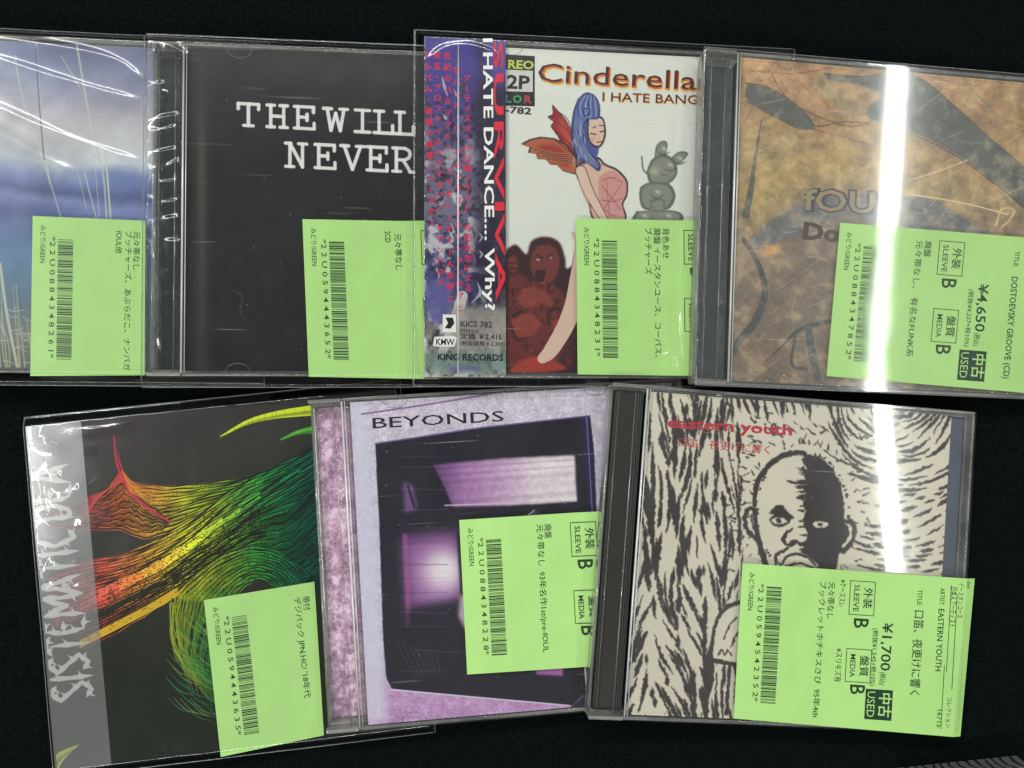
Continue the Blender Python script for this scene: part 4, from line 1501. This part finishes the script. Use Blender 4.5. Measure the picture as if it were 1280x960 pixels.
# frosted clear strip down the left edge
st_ = MB()
x1 = 20.5
st_.box(-.2, x1, -p.H / 2 + .2, p.H / 2 - .2, p.T + .12, p.T + .22)
st_.build('clear_band', clear('frosted_band', rough=.17, halo=.45, halo_rough=.42, tint=(.95, .95, .95), haze=.02, haze_col=(.8, .8, .8), boost=3.8, wave=.3, wave_scale=25), root)['label'] = 'clear frosted band down the hinge side of the wallet'
slip(p, root, (255, 750), (393, 727), (276, 946), '22U0594443635',
     [('帯付', 127, 16, 34), ('デジパック JPN.HC/ \'18年代', 116, 16, 142)], p.T + .3, right=(405, 919))
sleeve(p, root, 1.2, 2, 3.0, 3.0, [
    ([(40, 537), (80, 538), (120, 536), (170, 528)], .7, .9), ([(44, 540), (56, 546), (60, 553), (84, 558), (124, 560)], .8, .9),
    ([(50, 600), (66, 598), (82, 592)], .8, 1.4), ([(52, 628), (70, 622), (92, 615), (104, 608)], .9, 1.5), ([(54, 648), (66, 636)], .5, 1.2),
    ([(60, 700), (75, 706), (100, 702)], .4, 1.0), ([(62, 728), (80, 738), (104, 730)], .4, 1.0), ([(104, 620), (103, 640), (106, 660)], .4, .8),
    ([(180, 870), (230, 862), (262, 850)], .3, 1.6), ([(200, 925), (240, 915)], .3, 1.5), ([(215, 760), (230, 800)], .25, 1.5)],
    wave=.2, seed=44, step=.42, top=p.T + .5)

# =================================================================== CASE 6: television on lilac
p = Pose(6)
root = thing('cd_case', 'CD with a lilac cover picturing an old dark television set', 'CD', p)
PK = Art(p, 1.4, 1.9, p.W - 3, -p.H / 2 + 3, p.H / 2 - 3, (198, 158, 186))
n, n2 = fbm(PK.h, PK.w, 22, 71), fbm(PK.h, PK.w, 5, 72)
PK.im *= (1.0 + .7 * (n - .5) + .8 * (n2 - .5))[..., None]
PK.blend(np.clip((n - .5) * 3, 0, .7), (232, 214, 226))
PK.blend(np.clip((fbm(PK.h, PK.w, 9, 77) - .52) * 4, 0, .3), (160, 108, 150))
jewel(p, root, clear('clear_tray', rough=.1, tint=(.9, .88, .9), haze=.12, haze_col=(.7, .66, .7), halo=.3), clear('clear_hinge', tint=(.95, .95, .95), haze=.05, haze_col=(.7, .68, .7), halo=.3), PK.material('mottled_pink_inlay', .6, 1.05), M_LID)
A = Art(p, 8.3, 15.6, p.W - 4, -p.H / 2 + 1.6, p.H / 2 - 1.8, (205, 190, 220))
n, n2 = fbm(A.h, A.w, 60, 73), fbm(A.h, A.w, 2.5, 74)
tt = (A.V - 490) / 420
A.im = grad(tt + (n - .5) * .3, [(0, (212, 200, 216)), (.4, (208, 200, 222)), (.75, (204, 192, 220)), (.9, (198, 156, 200)), (1, (194, 148, 196))])
A.im *= (1 + .35 * (n2 - .5) + .25 * (fbm(A.h, A.w, 14, 76) - .5))[..., None]
A.poly([(440, 498), (458, 498), (484, 900), (458, 905)], (214, 212, 232), .8, 4)
A.stroke([(452, 518), (540, 505), (640, 488)], 1.8, (128, 84, 140), .9)
TV = (38, 34, 46)
A.poly([(469, 555), (600, 535), (737, 520), (742, 560), (748, 700), (750, 850), (714, 882), (600, 872), (490, 861), (483, 848), (479, 800), (474, 650)], TV, 1, 0)
A.stroke([(469, 555), (600, 535), (737, 520)], 2, (110, 86, 140), .8, smooth=False)
A.poly([(727, 522), (737, 521), (744, 640), (735, 640)], (50, 36, 84), .9, 1)
A.stroke([(733, 522), (740, 640)], 1.2, (150, 140, 190), .8, smooth=False)
# the tube's picture
m = np.clip((A.U - 540) / 130, 0, 1)
scr = grad(m, [(0, (92, 60, 108)), (.3, (166, 118, 172)), (.7, (200, 164, 198)), (1, (226, 212, 220))])
bk_ = A.im.copy()
A.im = scr * (.92 + .16 * fbm(A.h, A.w, 9, 75))[..., None]
full = A.im.copy()
A.im = bk_
stk = vnoise(A.h, 3, 5, 78)[:, :1] * np.ones((1, A.w)) * .6 + fbm(A.h, A.w, 7, 79) * .4
full = full * (.88 + .24 * stk)[..., None]
A.poly([(541, 581), (630, 573), (718, 569), (721, 627), (640, 632), (566, 634), (556, 610)], full, 1, 1)
A.stroke([(556, 632), (720, 626)], 1.6, (215, 190, 210), .9, smooth=False)
A.poly([(503, 602), (516, 606), (522, 636), (506, 642)], (120, 84, 140), .9, 2)
A.stroke([(510, 608), (518, 634)], 3, (40, 32, 50), .9)
A.poly([(504, 668), (572, 664), (580, 790), (508, 780)], (70, 48, 84), 1, 4)
A.poly([(505, 675), (572, 668), (578, 745), (545, 760), (512, 762)], (150, 92, 160), .9, 8)
A.blob(550, 715, 30, 30, (228, 196, 222), .9, 0, 2.2)
A.blob(556, 712, 20, 22, (240, 232, 236), .95, 0, 2.4)
A.poly([(503, 668), (509, 668), (514, 780), (508, 784)], (176, 90, 160), .7, 1)
A.poly([(508, 762), (540, 755), (585, 750), (600, 850), (508, 840)], TV, .95, 5)
A.poly([(571, 665), (576, 665), (582, 770), (577, 775)], TV, .9, 1)
A.poly([(575, 745), (590, 738), (590, 790), (580, 785), (573, 770)], (222, 196, 216), .9, 2)
for i in range(7):
    A.stroke([(496 + i * 7, 800 + i * 3), (504 + i * 7, 820), (520 + i * 5, 846)], 1.4, (66, 62, 70), .6)
A.stroke([(520, 812), (575, 816)], 1, (90, 84, 96), .6)
A.poly([(670, 836), (704, 833), (703, 845), (670, 843)], (180, 110, 178), .9, 1)
A.stroke([(731, 833), (733, 862)], 2, (222, 220, 230), 1)
A.stroke([(731, 833), (740, 832)], 2, (222, 220, 230), 1)
A.stroke([(732, 862), (742, 861)], 2, (222, 220, 230), 1)
A.poly([(714, 882), (750, 852), (752, 905), (714, 905)], (36, 32, 48), .9, 1)
A.stroke([(488, 862), (600, 872), (712, 882)], 1.6, (226, 214, 232), .9, smooth=False)
A.blob(668, 642, 6, 4, (120, 116, 140), .5)
A.stroke([(660, 644), (668, 638)], 1.2, (220, 220, 225), .8)
A.stroke([(472, 868), (474, 895)], 2.2, (226, 206, 226), .7)
A.im *= (.93 + .14 * fbm(A.h, A.w, 2.2, 80))[..., None]
for i in range(26):
    y_ = rng.uniform(560, 870)
    A.stroke([(500, y_), (560, y_ + rng.uniform(-2, 2))], rng.uniform(.5, 1.4), (170, 140, 180) if i % 2 else (40, 30, 48), .22)
bk = A.sheet('booklet', A.material('television_cover', .42), root)
q = Print(p, 8.34)
q.text('BEYONDS', (466, 535.5), (630, 526.5), 13.5, .006)
q.build('cover_lettering', ink((34, 26, 40)), bk)
slip(p, root, (574, 650), (768, 637.5), (584, 843), '22U0884348228',
     [('廃盤', 110, 12, 30), ('元々帯なし  93年名作1st/pre-fOUL', 100, 12, 172)], p.T + .15, right=(778, 830.5), boxes=138, crease=.75, dz_right=.13)

# =================================================================== CASE 7: woodcut
p = Pose(7)
root = thing('cd_case', 'CD with a black-spined case and a beige woodcut cover of a bald head', 'CD', p)
jewel(p, root, plastic('slate_tray', (64, 74, 92), .4), M_BLACK, ink((46, 45, 43), .6, 'black_inlay_card'), M_LID_WORN, hx=13.2, twist=1.1e-4)
A = Art(p, 8.3, 13.9, 134.0, -p.H / 2 + 1.8, p.H / 2 - 2.2, (224, 215, 194))
A.im *= (.96 + .07 * fbm(A.h, A.w, 160, 81))[..., None]
WC = (58, 51, 50)


def streak(x, y, fld, L, w_, st=4):
    P = [(x, y)]
    sgn = 1
    for _ in range(max(2, int(L / st))):
        a = fld(*P[-1])
        P.append((P[-1][0] + st * math.cos(a), P[-1][1] + st * math.sin(a)))
    A.stroke(P, [w_ * .25, w_, w_ * rng.uniform(.7, 1.1), w_ * .2], WC, 1, smooth=False)


def f_left(x, y):
    a = math.pi / 2 + .18 * math.sin(x * .06 + y * .021) + .13 * math.sin(x * .17 - y * .03)
    if y > 700:
        k = min(1, (y - 700) / 90)
        a += k * (.32 if x < 815 else -.38 if x < 880 else -.1)
    return a


y = 484
while y < 900:
    x = 775
    while x < 930:
        if rng.random() < .93:
            streak(x + rng.uniform(-3, 3), y + rng.uniform(-16, 16), f_left, rng.uniform(24, 66), rng.uniform(3.0, 6.8) * (1 if x < 905 else .75))
        x += rng.uniform(8.0, 11.4)
    y += 31
for i in range(46):
    x, y = rng.uniform(785, 905), rng.uniform(500, 880)
    k = rng.uniform(3.5, 6.5)
    A.poly([(x, y - k * 1.8), (x + k * .6, y), (x + k * .2, y + k * 2), (x - k * .6, y + k * .4)], WC, 1, 0, True)
# top row between spine and rings
x = 905
while x < 1045:
    streak(x + rng.uniform(-2, 2), 492 + rng.uniform(-4, 6), lambda a, b: math.pi / 2 - .25 + .2 * math.sin(a * .2), rng.uniform(18, 40), rng.uniform(2, 4.6))
    if rng.random() < .6:
        streak(x + 4, 530 + rng.uniform(-4, 6), lambda a, b: math.pi / 2 - .9, rng.uniform(8, 20), rng.uniform(1.6, 3))
    x += 8.2
CX, CY = 1118, 492
r = 8
while r < 330:
    sx = 1.05
    a = 0.0
    while a < math.pi * 2:
        n_ = 1 if r < 130 else 1
        L = rng.uniform(.5, 1.5) * (60 / max(r, 20)) if r < 130 else rng.uniform(.08, .2)
        pts = []
        for k in range(9):
            an = a + L * k / 8
            rr = r + 3 * math.sin(an * 5 + r * .11) + (8 * math.sin(an * 3.1 + r * .05) if r > 110 else 0)
            pts.append((CX + rr * sx * math.cos(an) * .92, CY + rr * math.sin(an)))
        mx, my = pts[4]
        hd = ((mx - 1003) / 76) ** 2 + ((my - 645) / 96) ** 2
        if mx > 1036 and mx < 1192 and hd > 1 and 484 < my < 716 and not (r > 118 and mx < 1075) and rng.random() < .93:
            w_ = rng.uniform(2.8, 5.6) if r > 30 else 2.0
            A.stroke(pts, [w_ * .3, w_, w_ * rng.uniform(.6, 1.2), w_ * .25], WC, 1, smooth=False)
        a += L + (5.5 / max(r, 12)) + rng.uniform(0, .05)
    r += 8.0
for i in range(230):
    an = rng.uniform(0, 6.28)
    k = rng.uniform(1.05, 1.75)
    x, y = 1003 + 62 * k * math.cos(an), 640 + 78 * k * math.sin(an)
    if x < 908 or x > 1085 or y < 510 or y > 730:
        continue
    a = an + rng.normal(0, .6)
    l_ = rng.uniform(1.5, 9)
    A.stroke([(x, y), (x + l_ * math.cos(a), y + l_ * math.sin(a))], [rng.uniform(1.4, 3), 1], WC, 1, smooth=False)
# small building at the lower edge, left of the slip
A.poly([(893, 775), (905, 758), (925, 752), (940, 756), (940, 835), (888, 826)], (224, 215, 194), 1, 0)
A.stroke([(888, 826), (893, 785), (905, 762), (925, 753), (940, 752)], [4, 5, 5, 4], WC)
A.stroke([(884, 824), (910, 829), (932, 833)], [6, 5, 4], WC)
A.stroke([(889, 828), (886, 860), (880, 892)], [5, 5, 4], WC)
A.stroke([(912, 830), (910, 860), (908, 892)], [5, 4, 5], WC)
for q in ([(905, 800), (910, 785), (920, 772)], [(914, 808), (920, 795), (928, 785)], [(898, 818), (902, 812), (906, 818), (910, 812), (914, 819)], [(896, 842), (894, 875)], [(902, 850), (901, 885)], [(920, 845), (918, 880)]):
    A.stroke(q, 2, WC)
# head
HP = [(952, 592), (966, 576), (984, 568), (1004, 567), (1024, 572), (1040, 586), (1050, 604), (1055, 630), (1056, 660), (1050, 690), (1042, 722), (958, 722), (950, 690), (944, 660), (942, 625)]
A.poly(HP, (224, 215, 194), 1, 0, True)
A.poly([(1003, 567), (1024, 571), (1041, 586), (1051, 606), (1055, 632), (1056, 662), (1049, 694), (1041, 725), (1002, 725), (996, 706), (1000, 690), (1008, 680), (1010, 668), (1004, 656), (1003, 648), (1007, 640), (1004, 628), (1008, 620), (1004, 612), (1008, 604), (1005, 594), (1008, 588), (1004, 578)], WC, 1, 0)
A.stroke([(959, 712), (952, 690), (945, 660), (943, 630), (946, 606), (956, 588), (972, 573), (990, 567), (1006, 567)], [6, 7, 6, 5, 6, 7, 7, 6, 5], WC)
A.stroke([(984, 602), (996, 604), (1008, 603)], [2, 4, 3], WC)
A.stroke([(996, 623), (1008, 620)], [2, 4], WC)
# ears
A.stroke([(946, 637), (936, 636), (931, 647), (933, 660), (942, 672), (948, 676)], [4, 5, 6, 5, 5, 4], WC)
A.stroke([(939, 644), (940, 656), (946, 668)], 2, WC)
A.poly([(1055, 652), (1062, 648), (1069, 656), (1070, 670), (1060, 688), (1050, 690)], WC, 1, 0, True)
A.stroke([(1058, 655), (1063, 660), (1062, 673), (1054, 683)], [3, 4, 4, 3], (224, 215, 194))
# eyes
A.poly([(961, 641), (968, 633), (978, 633), (986, 642), (992, 647), (984, 652), (970, 645)], WC, 1, 0, True)
A.poly([(960, 650), (968, 644), (980, 645), (987, 652), (980, 658), (968, 658)], WC, 1, 0, True)
A.poly([(963, 651), (970, 647), (979, 648), (984, 652), (978, 655), (969, 655)], (224, 215, 194), 1, 0, True)
A.stroke([(973, 650), (974, 652)], 5, WC)
A.poly([(1015, 655), (1021, 651), (1031, 652), (1036, 656), (1030, 660), (1021, 660)], (224, 215, 194), 1, 0, True)
A.stroke([(1024, 655), (1026, 656)], 4.5, WC)
# nose and mouth
A.stroke([(991, 660), (982, 668), (979, 676), (986, 681), (994, 676), (1002, 681), (1010, 676)], [2, 4, 4, 3, 4, 3, 2], WC)
A.stroke([(970, 706), (970, 694), (984, 686), (994, 678)], [3, 4, 4, 3], WC)
A.poly([(978, 700), (990, 690), (1004, 692), (1018, 702), (1020, 710), (980, 710)], (224, 215, 194), 1, 0, True)
A.stroke([(976, 708), (984, 696), (998, 693), (1012, 699), (1020, 708)], [3, 3, 3, 3, 2], WC)
A.stroke([(982, 708), (1000, 704), (1016, 710)], 3, WC)
for i in range(26):
    y_ = rng.uniform(572, 700)
    x_ = 1004 + rng.uniform(-3, 3)
    A.stroke([(x_ + 2, y_), (x_ - rng.uniform(2, 9), y_ + rng.uniform(-1, 1))], [rng.uniform(2, 4), .6], WC, 1, smooth=False)
for i in range(60):
    an = rng.uniform(0, 6.28)
    x_, y_ = 1003 + 58 * math.cos(an), 640 + 75 * math.sin(an)
    A.stroke([(x_, y_), (x_ + rng.uniform(-2, 2), y_ + rng.uniform(-2, 2))], rng.uniform(1.5, 3), WC, 1, smooth=False)
dxn = ((fbm(A.h, A.w, 7, 91) - .5) * 11).astype(int)
dyn = ((fbm(A.h, A.w, 7, 95) - .5) * 11).astype(int)
YY, XX = np.meshgrid(np.arange(A.h), np.arange(A.w), indexing='ij')
A.im = A.im[np.clip(YY + dyn, 0, A.h - 1), np.clip(XX + dxn, 0, A.w - 1)]
A.im = np.stack([A.box(A.im[..., k], 1) for k in range(3)], -1)
bk = A.sheet('booklet', A.material('woodcut_cover', .45), root)
q = Print(p, 8.34)
q.text('eastern youth', (834, 534), (990, 544), 13.5, .03)
q.text('口笛、夜更けに響く', (848, 557), (962, 567), 9, .012)
q.build('cover_lettering', ink((190, 50, 66)), bk)
slip(p, root, (928, 704), (1221, 724), (917, 898), '22U0594542352',
     [('元々帯なし', 113, 16, 62), ('ブックレットホチキスさび  95年4th', 102, 16, 186), ('※ケーススレ', 127, 12, 46), ('※スリキズ有', 127, 98, 140)], p.T + .62, right=(1203, 922), boxes=136,
     price=('¥1,700', '(税抜¥1,545+税10%)', ('口笛、夜更けに響く', 44, 150, 10), 'EASTERN YOUTH'),
     extra=[('日本人アーティスト', 266, 12, 62, 7), ('イースタンユース', 275, 6, 50, 6), ('ﾛｯｸ', 284, 4, 12, 5), ('16715', 257, 166, 188, 6), ('コレクション', 268, 150, 188, 5)],
     crease=23 / 24, dz_right=-.35,
     label='green slip priced ¥1,700 with its right end bent over the case edge')
LNB = MB()
for r0, d0, d1 in ((259, 110, 190), (270, 20, 140), (262, 10, 118)):
    TLv = np.array([928., 704.])
    Rv = np.array([293., 20.]) / np.hypot(293, 20)
    Dv = np.array([-11., 194.]) / np.hypot(11, 194)
    qq = p.loc([TLv + Rv * r0 + Dv * d0, TLv + Rv * r0 + Dv * d1, TLv + Rv * (r0 + .8) + Dv * d1, TLv + Rv * (r0 + .8) + Dv * d0], p.T + .8)
    LNB.add([(a, b_, p.T + .82) for a, b_ in qq], [(0, 1, 2, 3)])
for o in S.objects:
    if o.name.startswith('price_slip') and o.parent == root:
        LNB.build('slip_rule', M_INKG, o)
        break

# =================================================================== grey parcel peeking in at the lower right corner
C0 = Pose(7)
C0.o = np.array([0., 0., 0.])
C0.ex, C0.ey, C0.n = np.eye(3)
q = C0.loc([(1138, 974), (1290, 958), (1300, 1060), (1160, 1070)], 10)
m, ns, ls = mat('streaked_grey_print')
tc = N(ns, 'ShaderNodeTexCoord')
wv = N(ns, 'ShaderNodeTexWave', Scale=90.0, Distortion=6.0, Detail=3.0)
ls.new(tc.outputs['Object'], wv.inputs['Vector'])
cr = N(ns, 'ShaderNodeValToRGB')
cr.color_ramp.elements[0].position = .12
cr.color_ramp.elements[0].color = (.02, .02, .02, 1)
cr.color_ramp.elements[1].position = .3
cr.color_ramp.elements[1].color = (.16, .155, .155, 1)
ls.new(wv.outputs[0], cr.inputs[0])
bs = N(ns, 'ShaderNodeBsdfPrincipled', Roughness=.4)
ls.new(cr.outputs[0], bs.inputs['Base Color'])
o_ = N(ns, 'ShaderNodeOutputMaterial')
ls.new(bs.outputs[0], o_.inputs[0])
v = [(a, b_, z) for z in (0.2, 9.6, 10.0) for a, b_ in (q if z < 9.9 else q.mean(0) + (q - q.mean(0)) * .992)]
f = [(3, 2, 1, 0), (8, 9, 10, 11)] + [(k + j, k + (j + 1) % 4, k + 4 + (j + 1) % 4, k + 4 + j) for k in (0, 4) for j in range(4)]
f = [tuple(reversed(t_)) for t_ in f]
pc = link('cd_case', v, f, m)
pc['label'] = 'sliver of a grey streaked case just entering the picture at the bottom right corner'
pc['category'] = 'CD'
pc['group'] = 'used CDs with green price slips laid out overlapping on black cloth'
